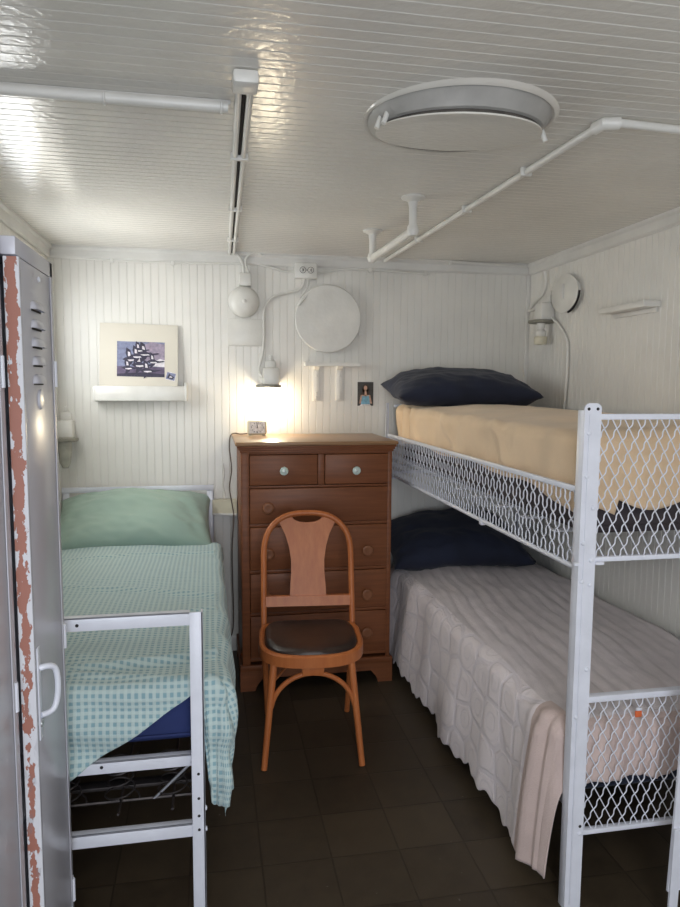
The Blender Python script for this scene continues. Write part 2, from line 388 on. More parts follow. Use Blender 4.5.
E1, E2 = Vector((.775, 2.625, ZC)), Vector((.755, 3.22, ZC))
for p in (E1, E2):
    mb = MB(); mb.lathe([(.046, 0), (.046, -.006), (.03, -.012), (.019, -.02), (.015, -.045), (.015, -.10), (.021, -.112), (.024, -.128), (.018, -.145), (0, -.15)], p, 'z', 20); mb.build('post', 'fixture_paint', t)
mb = MB(); mb.tube([E1+Vector((0, -.01, -.127)), E2+Vector((0, .01, -.127))], .0165, 14); mb.build('bar', 'fixture_paint', t)

# ---------------------------------------------------------------- back wall fittings
BY = YB
t = thing('wall_bell', (.187, BY, 2.0), 'round white painted alarm bell below its small box near the ceiling', 'bell')
mb = MB(); mb.lathe([(.084, .012), (.086, .018), (.083, .030), (.068, .046), (.045, .056), (.02, .061), (0, .062)], (.187, BY, 2.003), '-y', 40); mb.build('gong', 'fixture_paint', t)
mb = MB(); mb.lathe([(.07, 0), (.07, .014)], (.187, BY, 2.003), '-y', 24); mb.build('back_plate', 'fixture_paint', t)
mb = MB(); mb.lathe([(.011, .06), (.011, .068), (.006, .072), (0, .072)], (.187, BY, 2.003), '-y', 12); mb.build('centre_nut', 'fixture_paint', t)
mb = MB(); mb.box(.160, .226, BY-.05, BY, 2.088, 2.158, bev=.006); mb.build('junction_box', 'fixture_paint', t)
mb = MB(); mb.box(.096, .286, BY-.012, BY, 1.762, 1.912, bev=.003)
tag(mb.build('square_wall_plate', 'fixture_paint'), 'plain square white plate on wall directly under the round bell', 'wall plate')
t = thing('round_wall_plate', (.659, BY, 1.92), 'large plain white disc fixed to back wall right of the outlet', 'wall plate')
mb = MB(); mb.lathe([(.180, .0), (.180, .022), (.190, .022), (.191, .030), (.186, .035), (.0, .036)], (.659, BY, 1.920), '-y', 72); mb.build('disc', 'fixture_paint', t)
for (px, py) in ((553-200, 0),):
    pass
mb = MB(); mb.box(.842, .872, BY-.012, BY, 1.83, 1.85, bev=.003); mb.build('tab', 'fixture_paint', t)
mb = MB(); mb.tube(smooth_path([(.60, BY-.02, 2.10), (.565, BY-.022, 2.085), (.54, BY-.03, 2.05), (.49, BY-.042, 1.99)], 5), .006, 8); mb.build('hook_wire', 'fixture_paint', t)
# outlet
t = thing('wall_outlet', (.53, BY, 2.18), 'white double power outlet box high on back wall under crown trim', 'outlet')
mb = MB(); mb.box(.468, .594, BY-.045, BY, 2.139, 2.225, bev=.006); mb.build('outlet_box', 'fixture_paint', t)
for x in (.512, .556):
    mb = MB(); mb.lathe([(.017, 0), (.017, .003), (.0145, .0045), (0, .0045)], (x, BY-.045, 2.184), '-y', 20); sk = mb.build('socket', 'fixture_paint', t)
    mb = MB(); mb.tube(arc((x, BY-.0485, 2.184), .0165, 0, 2*PI*31/32, 31), .0016, 5, closed=True); mb.build('socket_rim', 'dark_ring', sk)  # dark ring outlining the socket
    mb = MB()
    for dz in (.006, -.006): mb.box(x-.006, x-.003, BY-.0505, BY-.049, 2.184+dz-.003, 2.184+dz+.003); mb.box(x+.003, x+.006, BY-.0505, BY-.049, 2.184+dz-.003, 2.184+dz+.003)
    mb.lathe([(.0035, 0), (.0035, .001)], (x+.001, BY-.0497, 2.184), '-y', 8)
    mb.build('slots', 'black_ink', sk)
mb = MB(); screw(mb, (.534, BY-.045, 2.184), r=.004); mb.build('screw', 'screw_metal', t)
# cables on back wall
def cable(label, pts, r=.0075, name='wall_cable', m='fixture_paint', k=6, clips=()):
    P = smooth_path(pts, k); t = thing(name, P[0], label, 'cable')
    mb = MB(); mb.tube(P, r, 8); mb.build('cable', m, t)
    for c in clips:
        q = Vector(c); mb = MB(); mb.box(q.x-.009, q.x+.009, q.y-.006, q.y+.008, q.z-.014, q.z+.014, bev=.002); mb.build('clip', m, t)
    return t
W_ = lambda x, y, o=.012: tuple(wb(x, y, o))
cable('white cable curling from outlet bottom down to the lit lamp', [W_(304.5, 279, .02), W_(303, 285), W_(299, 289.5), W_(289, 292.5), W_(275, 296), W_(267, 303), W_(264, 313), W_(263.8, 340), W_(262, 357), W_(259, 368), W_(260, 374), (.288, BY-.03, 1.585)], .0075)
cable('short white cable looping from ceiling conduit down into left side of bell box', [(.107, BY-.04, ZC-.012), W_(236, 254, .035), W_(240, 258, .035), W_(243, 265, .03), W_(243.5, 273, .028)], .008)
cable('white cable along crown trim dropping into right side of bell box', [W_(249, 273, .028), W_(245.5, 264, .03), W_(247, 257, .035), W_(253, 253.5, .04), W_(262, 252.5, .04), W_(300, 254, .04), W_(400, 258.5, .04), W_(525, 266.5, .042)], .007, clips=(W_(260, 252.5, .04), W_(350, 256.3, .04), W_(450, 262, .04)))
cable('white cable drooping from crown trim into left side of outlet box', [W_(205, 263, .018), W_(235, 263.5, .018), W_(256, 264), W_(270, 267), W_(282, 270.5), W_(291, 272), (.470, BY-.02, 2.18)], .006)
cable('white cable leaving right side of outlet box along back wall', [(.592, BY-.02, 2.17), W_(322, 273), W_(335, 270.5), W_(350, 269.5), W_(385, 271), W_(430, 274)], .006, clips=(W_(370, 270.3), W_(425, 273.6)))
cable('thin white cable under crown trim above the picture', [W_(52, 256), W_(100, 259.5), W_(150, 262), W_(204, 263.2)], .005, clips=(W_(173, 262.8), W_(112, 260)))
cable('thin white wire dropping from outlet bottom toward the round disc', [W_(308, 280, .02), W_(307, 288, .02), W_(303, 294, .02), W_(300, 298, .03)], .004)
# fixtures of one type
def bulkhead_lamp(label, c, toward, lit, glass=False, k=1.0):
    """c: wall point at flange height; toward: unit vector out of wall; side: along wall."""
    c = Vector(c); o = Vector(toward); sd = Vector((abs(o.y), abs(o.x), 0)); t = thing('wall_lamp', c, label, 'lamp')
    def bx(mb, s0, s1, o0, o1, z0, z1, bev=.004):
        p = [c+sd*s0+o*o0, c+sd*s1+o*o1]; mb.box(min(p[0].x, p[1].x), max(p[0].x, p[1].x), min(p[0].y, p[1].y), max(p[0].y, p[1].y), c.z+z0, c.z+z1, bev)
    mb = MB(); bx(mb, -.045, .045, .0, .085, .012, .108, .012); mb.build('lamp_body', 'fixture_paint', t)
    mb = MB(); bx(mb, -.03, .03, 0, .03, .10, .15, .01); bx(mb, -.008, .008, 0, .012, .14, .18, .004); mb.build('bracket', 'fixture_paint', t)
    fc = c+o*.062-(sd*.016 if lit else sd*0)
    mb = MB(); mb.lathe([(.05, .016), (.071, .012), (.072, .0), (.066, -.004), (.05, -.003)], fc, 'z', 32); mb.build('flange', 'flange_metal', t)
    if lit:
        mb = MB(); mb.lathe([(.0, -.06), (.02, -.056), (.03, -.04), (.03, -.02), (.02, -.004), (.016, .0)], fc, 'z', 20); mb.build('bulb', 'lamp_glow', t)
    elif glass:
        mb = MB(); mb.lathe([(0, -.15), (.015, -.148), (.028, -.12), (.036, -.05), (.038, -.004)], fc, 'z', 24); mb.build('glass_shade', 'grey_glass', t)
    else:
        mb = MB(); mb.lathe([(.022, 0), (.024, -.02), (.018, -.035), (.03, -.05), (.028, -.07), (.020, -.078)], fc, 'z', 20); mb.build('lamp_holder', 'fixture_paint', t)
        mb = MB(); mb.lathe([(.034, -.078), (.036, -.085), (.036, -.115), (.032, -.122), (0, -.123)], fc, 'z', 20); mb.build('socket_cap', 'cream_plastic', t)
    return t
bulkhead_lamp('lit white wall lamp glowing on back wall above the alarm clock', (.332, BY, 1.533), (0, -1, 0), True)
bulkhead_lamp('unlit white wall lamp in right corner beside the round cover', (XR, onX(541, 324, XR-.062).y, 1.902), (-1, 0, 0), False)
bulkhead_lamp('wall lamp with grey glass shade half hidden behind the locker', (-.772, BY, 1.243), (0, -1, 0), False, True)
# small shelf with two strip brackets
t = thing('bracket_shelf', (.69, BY, 1.66), 'small white shelf on two strip brackets below the large disc', 'shelf')
mb = MB(); mb.prism([(-.0, 0), (-.0, -.052), (.318, -.052), (.318, -.0)], lambda a, b: (.526+a, BY+b, 1.653), lambda a, b: (.526+a, BY+b, 1.675)); mb.build('board', 'fixture_paint', t)
for x in (.595, .73):
    mb = MB(); mb.box(x-.02, x+.02, BY-.008, BY, 1.455, 1.657, bev=.003); mb.prism([(0, 0), (-.042, 0), (-.042, -.006), (0, -.03)], lambda a, b, x=x: (x-.014, BY+a, 1.657+b), lambda a, b, x=x: (x+.014, BY+a, 1.657+b)); br = mb.build('bracket', 'fixture_paint', t)
    for z in (1.475, 1.50, 1.60):
        mb = MB(); screw(mb, (x, BY-.008, z), r=.007); mb.build('screw', 'fixture_paint', br)
# snapshot of a woman
t = thing('portrait_picture', (.886, BY, 1.495), 'small colour photo of long-haired woman in blue top, stuck on back wall', 'photo')
mb = MB(); y = BY-.004
mb.box(.839, .933, BY-.004, BY-.001, 1.427, 1.565); pb = mb.build('print', 'photo_dark', t)
mb = MB(); q = BY-.0046
def ell(cx, cz, rx, rz, yy, n=20): return [(cx+math.cos(2*PI*i/n)*rx, yy, cz+math.sin(2*PI*i/n)*rz) for i in range(n)]
mb.mi = 0; mb.poly(ell(.886, 1.527, .020, .027, q)); mb.poly([(.866, q, 1.527), (.906, q, 1.527), (.912, q, 1.485), (.860, q, 1.485)])
mb.mi = 1; mb.poly(ell(.886, 1.530, .0105, .0145, q-.0004)); mb.poly([(.881, q-.0004, 1.520), (.891, q-.0004, 1.520), (.893, q-.0004, 1.484), (.879, q-.0004, 1.484)]); mb.poly([(.858, q-.0004, 1.49), (.914, q-.0004, 1.49), (.926, q-.0004, 1.44), (.848, q-.0004, 1.44)])
mb.mi = 2; mb.poly([(.866, q-.0008, 1.487), (.880, q-.0008, 1.482), (.892, q-.0008, 1.482), (.906, q-.0008, 1.487), (.914, q-.0008, 1.434), (.858, q-.0008, 1.434)])
mb.mi = 3; mb.poly([(.85, q-.001, 1.427), (.92, q-.001, 1.427), (.912, q-.001, 1.436), (.86, q-.001, 1.436)])
mb.build('portrait', ['photo_hair', 'photo_skin', 'photo_blue', 'photo_white'], t, smooth=False, recalc=False)
# picture ledge + duck print
t = thing('picture_ledge', (-.373, BY, 1.45), 'narrow white picture ledge on back wall above green pillow', 'shelf')
mb = MB(); mb.box(-.612, -.134, BY-.085, BY-.068, 1.455, 1.535, bev=.003); mb.build('front_lip', 'fixture_paint', t)
mb = MB(); mb.box(-.612, -.134, BY-.068, BY, 1.455, 1.472, bev=.002); mb.build('bottom_board', 'fixture_paint', t)
for x in (-.618, -.142):
    mb = MB(); mb.box(x, x+.014, BY-.086, BY, 1.452, 1.53 if x < -.5 else 1.555, bev=.003); mb.build('end_piece', 'fixture_paint', t)
t = thing('matted_print', (-.385, BY-.05, 1.474), 'cream-matted print of flying birds over water leaning on the ledge', 'picture')
PT = Matrix.Translation((-.385, BY-.056, 1.4735)) @ Matrix.Rotation(math.radians(-6.0), 4, 'X') @ Matrix.Rotation(math.radians(1.0), 4, 'Y')
def pic(a, b, o=0.0): return PT @ Vector((a, -o, b))     # a: across, b: up, o: out of the mat
def pbox(name, x0, x1, z0, z1, o0, o1, m, par):
    mb = MB(); mb.prism([(x0, z0), (x1, z0), (x1, z1), (x0, z1)], lambda a, b: pic(a, b, o0), lambda a, b: pic(a, b, o1)); return mb.build(name, m, par, smooth=False)
pbox('mat_board', -.205, .205, 0, .398, -.004, .0, 'mat_board', t)
def birds(mb, cx, cz, k, lay):
    # a stylised duck in flight: body, neck/head, two wings (dark) and pale flank
    def P(pts, mi, o):
        mb.mi = mi; mb.poly([pic(cx+a*k, cz+b*k, o) for a, b in pts])
    P([(-.5, 0), (-.3, .12), (.1, .14), (.45, .05), (.75, .09), (.88, .05), (.74, -.01), (.4, -.08), (0, -.14), (-.3, -.1)], 4, lay)
    P([(-.2, .08), (.12, .1), (.0, .6), (-.25, .75), (-.3, .4)], 4, lay+.0002)
    P([(.0, .05), (.2, .04), (.1, -.25), (-.25, -.55), (-.2, -.2)], 4, lay+.0002)
    P([(-.25, -.02), (.2, .0), (.3, -.06), (0, -.12), (-.2, -.09)], 3, lay+.0004)
    P([(-.15, .2), (.02, .2), (-.03, .45), (-.16, .5)], 3, lay+.0004)
mb = MB(); x0, x1, z0, z1 = -.115, .135, .112, .302
mb.mi = 0; mb.poly([pic(x0, z0+.055, .0006), pic(x1, z0+.055, .0006), pic(x1, z1, .0006), pic(x0, z1, .0006)])
mb.mi = 2; mb.poly([pic(x0, z0, .0006), pic(x1, z0, .0006), pic(x1, z0+.055, .0006), pic(x0, z0+.055, .0006)])
mb.mi = 1; mb.poly([pic(-.02, .21, .0008), pic(x1, .18, .0008), pic(x1, .29, .0008), pic(.06, .302, .0008), pic(0, .27, .0008)])
mb.mi = 3; mb.poly([pic(.06, .17, .001), pic(x1, .167, .001), pic(x1, .205, .001), pic(.11, .212, .001), pic(.08, .198, .001)])
mb.mi = 4; mb.poly([pic(x0, .112, .001), pic(x1, .112, .001), pic(x1, .128, .001), pic(.02, .136, .001), pic(x0, .126, .001)])
for i, (bx_, bz_, k) in enumerate(((-.045, .205, .085), (.005, .175, .092), (.03, .235, .090), (.075, .195, .070), (-.055, .158, .070), (.045, .145, .080), (.0, .255, .066), (-.01, .222, .08))): birds(mb, bx_, bz_, k, .0012+i*.0006)
mb.build('bird_print', ['print_sky', 'print_cloud', 'print_water', 'print_pale', 'print_dark'], t, smooth=False, recalc=False)
mb = MB(); R2 = lambda a, b, o: pic(.168+a*.97+b*.22, .118+b*.97-a*.22, o)
mb.mi = 0; mb.poly([R2(a, b, .0006) for a, b in ((-.026, -.022), (.026, -.022), (.026, .022), (-.026, .022))])
mb.mi = 1; mb.poly([R2(a, b, .001) for a, b in ((-.023, -.019), (.023, -.019), (.023, .019), (-.023, .019))])
mb.mi = 2; mb.poly([R2(a, b, .0014) for a, b in ((-.018, -.012), (.01, -.014), (.02, .0), (.0, .006), (-.012, .014))])
mb.mi = 0; mb.poly([R2(a, b, .0018) for a, b in ((-.008, -.008), (.006, -.008), (.01, -.002), (-.004, .002))])
mb.build('stamp', ['print_pale', 'print_sky', 'print_dark'], t, smooth=False, recalc=False)

# ---------------------------------------------------------------- right wall fittings
t = thing('round_wall_cover', (XR, 3.44, 2.04), 'round white cover with dark gap at lower edge, on right wall near corner', 'wall plate')
mb = MB(); mb.lathe([(.085, 0), (.085, .02), (.098, .022), (.1, .03), (.092, .036), (0, .038)], (XR, 3.44, 2.04), '-x', 40, 1.4); mb.build('cover', 'fixture_paint', t)
mb = MB(); mb.box(XR-.05, XR-.037, 3.425, 3.447, 2.01, 2.09, bev=.003); mb.build('lever', 'trim_paint', t)
mb = MB(); mb.tube([(XR-.024, 3.44-math.cos(a)*.146, 2.04-math.sin(a)*.104) for a in [PI*(.0+.42*i/14) for i in range(15)]], .006, 6); mb.build('gap', 'dark_gap', t)
cable('white cable snaking down right wall corner from crown trim to lamp', [tuple(onX(544, 271, XR-.03)), tuple(onX(546, 281, XR-.012)), tuple(onX(543, 293, XR-.012)), tuple(onX(535, 302, XR-.012)), tuple(onX(528.5, 311, XR-.014)), tuple(onX(533, 309.5, XR-.02)), tuple(onX(540, 305, XR-.02)), tuple(onX(543, 312, XR-.02))], .0075)
cable('white conduit curving from corner lamp and running down right wall to bunk', [tuple(onX(545, 313, XR-.03)), tuple(onX(552, 318, XR-.02)), tuple(onX(560, 327, XR-.014)), tuple(onX(566, 338, XR-.012)), tuple(onX(567.5, 350, XR-.012)), tuple(onX(566.5, 380, XR-.012)), (XR-.012, 3.44, 1.30)], .0075)
t = thing('wall_ledge', (XR, 2.93, 1.88), 'small white wooden ledge on right wall above upper bunk', 'shelf')
mb = MB(); mb.box(XR-.082, XR-.001, 2.665, 3.01, 1.888, 1.914, bev=.003); mb.build('board', 'fixture_paint', t)
mb = MB(); mb.box(XR-.012, XR-.001, 2.68, 3.0, 1.868, 1.888, bev=.002); mb.build('cleat', 'trim_paint', t)

# ---------------------------------------------------------------- lockers
def locker(y0, y1, label, proud, front=-.390):
    t = thing('steel_locker', (-.6, (y0+y1)/2, 0), label, 'locker')
    H = 1.83; xb = XL+.004
    mb = MB(); th = .006
    mb.box(xb, front-(.03 if proud else .001), y0, y0+th, .0, H); mb.box(xb, front-.001, y1-th, y1, .0, H); mb.box(xb, xb+th, y0, y1, 0, H)
    mb.box(xb, front-.001, y0, y1, H-th, H, .002); mb.box(xb, front-.001, y0, y1, .09, .09+th); mb.box(front-.008, front-.002, y0, y1, 0, .10)
    if proud:   # frame lips come forward round the door
        mb.box(front-.012, front+.024, y1-.026, y1, 0, H, .002); mb.box(front-.012, front+.024, y0, y1, H-.035, H, .002); mb.box(front-.05, front-.028, y0, y0+.02, 0, H, .002)
    else:
        mb.box(front-.012, front, y0, y0+.022, 0, H, .002); mb.box(front-.012, front, y1-.022, y1, 0, H, .002); mb.box(front-.012, front, y0, y1, H-.035, H, .002)
    mb.build('cabinet_body', 'locker_paint', t)
    mb = MB(); mb.box(xb+.01, front-.014, y0+.01, y1-.01, .62, .626); mb.build('inner_shelf', 'locker_paint', t)
    yh = y1-.028; yn = y0+(.004 if proud else .026); L = yh-yn
    T = Matrix.Translation((front+(.022 if proud else -.003), yh, 0))   # local: y negative toward latch, x out
    dz0, dz1 = .105, H-.038
    def part(mb, name, m, par, **k):
        bmesh.ops.transform(mb.bm, matrix=T, verts=mb.bm.verts); return mb.build(name, m, par, **k)
    mb = MB(); mb.box(-.022 if proud else -.004, .004, -L, 0, dz0, dz1, .0015); mb.box(.004, .0062, -L+.001, -L+.012, dz0, dz1, .001); mb.box(.004, .0062, -.012, -.001, dz0, dz1, .001)
    dr = part(mb, 'door', 'locker_paint', t)
    mb = MB(); L_ = mb.bm.loops.layers.uv.verify(); e0 = -.022
    n = 60
    for i in range(n if proud else 0):
        za, zb_ = dz0+(dz1-dz0)*i/n, dz0+(dz1-dz0)*(i+1)/n
        vs = [mb.bm.verts.new(p) for p in ((e0, -L-.001, za), (.0062, -L-.001, za), (.0062, -L-.001, zb_), (e0, -L-.001, zb_))]
        f = mb.bm.faces.new(vs)
        for lp, q in zip(f.loops, ((0, i/n), (1, i/n), (1, (i+1)/n), (0, (i+1)/n))): lp[L_].uv = q
    if proud:
        ed = part(mb, 'edge_strip', 'peeling_paint', dr, recalc=False)
        ed['label'] = 'door edge with white paint peeled to red-brown primer'
    ajar = proud
    # louvres
    zs = [1.706-.0385*i for i in range(5)]
    for z in zs:
        mb = MB(); c = -L*.53; w2 = .048
        def hood(u, v):
            s = (u*2-1); e = math.sqrt(max(0, 1-s**4)); a = v*PI/2
            return (.004+.012*e*math.sin(a), c+s*w2, z+.020*e*(math.cos(a)) - .004)
        mb.grid(hood, 16, 6); lv = part(mb, 'louvre', 'locker_paint', dr)
        mb = MB(); mb.box(.0035, .0045, c-w2*.85, c+w2*.85, z-.0075, z-.003); part(mb, 'slot', 'dark_gap', lv)
    mb = MB(); mb.lathe([(.022, 0), (.02, .004), (0, .006)], (.004, -L*.5, 1.706-.0385*5-.0), '+x', 20); part(mb, 'round_plate', 'locker_paint', dr)
    mb = MB(); mb.lathe([(.006, 0), (.005, .003), (0, .004)], (.004, -L*.42, 1.772), '+x', 12); part(mb, 'rivet', 'bed_paint', dr)
    # pull handle
    if ajar:
        mb = MB(); yb = -L+.03
        mb.box(.004, .008, yb-.011, yb+.011, .80, 1.0, .002)
        h = part(mb, 'handle', 'bed_paint', dr)
        mb = MB(); mb.tube(smooth_path([(.008, yb, .955), (.022, yb+.004, .957), (.034, yb+.016, .948), (.038, yb+.022, .92), (.036, yb+.022, .88), (.028, yb+.014, .856), (.008, yb, .852)], 4), .0065, 10); part(mb, 'grip', 'bed_paint', h)
        mb = MB(); mb.lathe([(.009, 0), (.009, .003), (.004, .003), (0, .002)], (.008, yb, .835), '+x', 14); part(mb, 'keyhole', 'screw_metal', h)
    for z in (1.57, .93, .26):
        mb = MB(); mb.tube([(.006, .004, z-.03), (.006, .004, z+.03)], .005, 8); mb.box(-.002, .004, .003, .022, z-.028, z+.028, .001); part(mb, 'hinge', 'bed_paint', dr)
    return t
locker(1.440, 1.752, 'pale grey steel locker with louvred door, pull handle and peeling red-brown door edge', True)
locker(1.106, 1.420, 'glossy pale steel locker nearest the camera, cut off by left picture edge', False)

# ---------------------------------------------------------------- cloth helpers
def pillow(name, c, lx, ly, lz, rz, tilt, m, label, seed, sag=.0, roll=0.0, ear=.05):
    t = thing(name, c, label, 'pillow')
    Mx = Matrix.Translation(c) @ Matrix.Rotation(rz, 4, 'Z') @ Matrix.Rotation(tilt, 4, 'X') @ Matrix.Rotation(roll, 4, 'Y')
    mb = MB(); nu, nv = 64, 44
    def side(sg):
        def fn(u, v):
            a, b = u*2-1, v*2-1
            pinch = 1-.10*(1-abs(a)**3)*(abs(b)**6)
            e = max(0, (1-abs(a)**3.2))**.55 * max(0, (1-abs(b)**3.0))**.5
            x = a*lx/2*(1-.05*(1-b*b)**1.0*abs(a)**4); y = b*ly/2*(1-.06*(1-a*a)*abs(b)**4)
            z = sg*lz/2*e
            r = max(abs(a), abs(b))
            wr = N3(a*2.6+seed, b*2.2, seed)*.016 + N3(a*6+seed*2, b*7+a*3, seed)*.008*(.4+r)
            fold = math.sin((abs(a)-.6)*24+b*4+seed)*.006*max(0, abs(a)-.55)*2
            z += (wr+fold)*min(1, e*1.6)
            z += sag*(a*a)*-1
            return Mx @ Vector((x, y, z))
        return fn
    mb.grid(side(1), nu, nv); mb.grid(side(-1), nu, nv)
    bmesh.ops.remove_doubles(mb.bm, verts=mb.bm.verts, dist=.0006)
    mb.build('pillow_cover', m, t, angle=80)
    # open hem / flange at one end
    return t
def mattress(label, x0, x1, y0, y1, z0, z1, m, name='mattress'):
    t = thing(name, ((x0+x1)/2, (y0+y1)/2, z0), label, 'mattress')
    mb = MB(); mb.box(x0, x1, y0, y1, z0, z1, .035, 5); mb.build('mattress_body', m, t, angle=60)
    for z in (z0+.025, z1-.025):
        mb = MB(); r = .03; P = []
        for cx, cy, a in ((x1-r, y1-r, 0), (x0+r, y1-r, PI/2), (x0+r, y0+r, PI), (x1-r, y0+r, 1.5*PI)): P += arc((cx, cy, z), r+.001, a, a+PI/2, 5, 'xy')
        mb.tube(P, .005, 6, closed=True); mb.build('piping', m, t)
    return t
def drape(mb, xe, sx, xw, yh, yf, ztop, side_len, end_len, nx=(60, 26), ny=(90, 26), r=.03, flare_s=.06, flare_e=.08, wr=None, corner=.55, mat=None):
    Lx = abs(xe-xw); Ly = yh-yf; NX, NY = sum(nx), sum(ny); fu, fv = nx[0]/NX, ny[0]/NY
    def ab(u, v):
        s = min(u/fu, 1)*Lx; tt = min(v/fv, 1)*Ly
        fs, ft = s/Lx, tt/Ly
        a = max(0, (u-fu)/(1-fu))*side_len(ft); b = max(0, (v-fv)/(1-fv))*end_len(fs)
        return s, tt, a, b
    def dr(a):
        th = min(a/r, PI/2); return r*math.sin(th), r*(1-math.cos(th)) + max(0, a-r*PI/2)
    def fn(u, v):
        s, tt, a, b = ab(u, v)
        x = xw+sx*s; y = yh-tt; z = ztop(s/Lx, tt/Ly)
        nx_, ny_, nz_ = 0, 0, 1
        if a > 0 and b > 0:
            rho = (a**4+b**4)**.25; ph = math.atan2(b, a); wv = math.sin(2*ph)*corner
            o, d = dr(rho); o += wv*rho*.8
            ca = math.cos(ph) if wv < .01 else math.cos(PI/4+(ph-PI/4)*.8); sa = math.sin(ph) if wv < .01 else math.sin(PI/4+(ph-PI/4)*.8)
            fl = flare_s*a*math.cos(ph)+flare_e*b*math.sin(ph)
            x += sx*(o*ca+fl*ca); y -= (o*sa+fl*sa); z -= d*math.sqrt(max(.1, 1-wv*wv)); nx_, ny_, nz_ = sx*ca, -sa, 0
        elif a > 0:
            o, d = dr(a); x += sx*(o+flare_s*a); z -= d; nx_, nz_ = sx, 0 if a > r else 1
        elif b > 0:
            o, d = dr(b); y -= o+flare_e*b; z -= d; ny_, nz_ = -1, 0 if b > r else 1
        h = wr(s, tt, a, b) if wr else 0
        return Vector((x+nx_*h, y+ny_*h, z+nz_*h))
    def uv(u, v):
        s, tt, a, b = ab(u, v); return (s+a, tt+b)
    mm = (lambda u, v: mat(*ab(u, v))) if mat else None
    mb.grid(fn, NX, NY, uv, mm)
def solid(o, th):
    m = o.modifiers.new('thickness', 'SOLIDIFY'); m.thickness = th; m.offset = 1; return o

# ---------------------------------------------------------------- left single bed
FY = 1.80
t = thing('metal_bed', (-.40, 2.85, 0), 'white metal single bed by left wall with open coil spring base', 'bed')
def angle_post(mb, x0, x1, y, z0, z1, fl=.028, side=1, th=.005):
    mb.box(x0, x1, y, y+th, z0, z1, .001)
    xs = x1 if side > 0 else x0
    mb.box(xs-th if side > 0 else xs, xs if side > 0 else xs+th, y, y+fl, z0, z1, .001)
for (x0, x1, sd) in ((-.064, -.029, 1), (-.80, -.765, -1)):
    mb = MB(); angle_post(mb, x0, x1, FY-.006, 0, .95, side=sd); lg = mb.build('foot_post', 'bed_paint', t)
    if sd > 0:
        for z in (.50, .43, .38, .34): 
            mb = MB(); mb.lathe([(.004, 0), (.004, .001), (0, .001)], (x0+.018, FY-.006, z), '-y', 10); mb.build('bolt_hole', 'dark_gap', lg)
        for z in (.395, .335):
            mb = MB(); mb.lathe([(.007, 0), (.006, .004), (0, .005)], (x1, FY+.004, z), '+x', 10); mb.build('bolt', 'bed_paint', lg)
def rail(z0, z1, y=FY, nm='end_rail'):
    mb = MB(); mb.box(-.766, -.063, y, y+.005, z0, z1, .001); mb.box(-.766, -.063, y, y+.024, z1-.004, z1, .001); return mb.build(nm, 'bed_paint', t)
r1 = rail(.915, .95, FY-.005); r2 = rail(.508, .541, FY+.024); r3 = rail(.318, .355)
mb = MB(); mb.lathe([(.0045, 0), (.0045, .001), (0, .001)], (-.30, FY+.024, .527), '-y', 10); mb.build('bolt_hole', 'dark_gap', r2)
mb = MB(); mb.lathe([(.0045, 0), (.0045, .001), (0, .001)], (-.345, FY-.005, .931), '-y', 10); mb.build('bolt_hole', 'dark_gap', r1)
for x, sd in ((-.035, 1), (-.795, -1)):
    mb = MB(); mb.box(x-.0025, x+.0025, FY+.03, YB-.06, .505, .54, .001); mb.box(x-.03 if sd > 0 else x, x if sd > 0 else x+.03, FY+.03, YB-.06, .505, .51, .001); mb.build('side_rail', 'bed_paint', t)
for x0, x1, sd in ((-.03, .008, 1), (-.80, -.762, -1)):
    mb = MB(); angle_post(mb, x0, x1, YB-.04, 0, .985, .02, sd); mb.build('head_post', 'bed_paint', t)
mb = MB(); mb.box(-.80, .008, YB-.045, YB-.04, .955, .985, .001); mb.build('head_rail', 'bed_paint', t)
mb = MB(); mb.box(-.80, .008, YB-.045, YB-.04, .505, .541, .001); mb.build('head_rail', 'bed_paint', t)
# spring base: coils, wire grid, bottom slats
for i in range(5):
    for j in range(5):
        x = -.70+.145*i; y = 1.92+.42*j; P = []
        for k in range(60):
            f = k/59; a = f*2*PI*4; R = .034*(1+.5*(2*f-1)**2)
            P.append((x+math.cos(a)*R, y+math.sin(a)*R, .375+.135*f))
        mb = MB(); mb.tube(P, .0026, 5); mb.build('coil_spring', 'spring_steel', t)
mb = MB()
for i in range(5): mb.tube([(-.70+.145*i, FY+.05, .372), (-.70+.145*i, YB-.08, .372)], .004, 5)
for j in range(5): mb.tube([(-.79, 1.92+.42*j, .368), (-.04, 1.92+.42*j, .368)], .004, 5)
mb.box(-.79, -.04, 2.0, 2.04, .355, .365, .001); mb.box(-.79, -.04, 3.5, 3.54, .355, .365, .001)
mb.build('spring_frame', 'spring_steel', t)
mb = MB(); mb.tube([(-.17, 1.92, .37), (-.06, FY+.03, .52)], .012, 6, flat=.3); mb.build('corner_brace', 'bed_paint', t)
mattress('navy blue mattress of left bed, showing under the checked blanket corner', -.785, -.022, 1.885, YB-.06, .545, .715, 'navy_ticking')
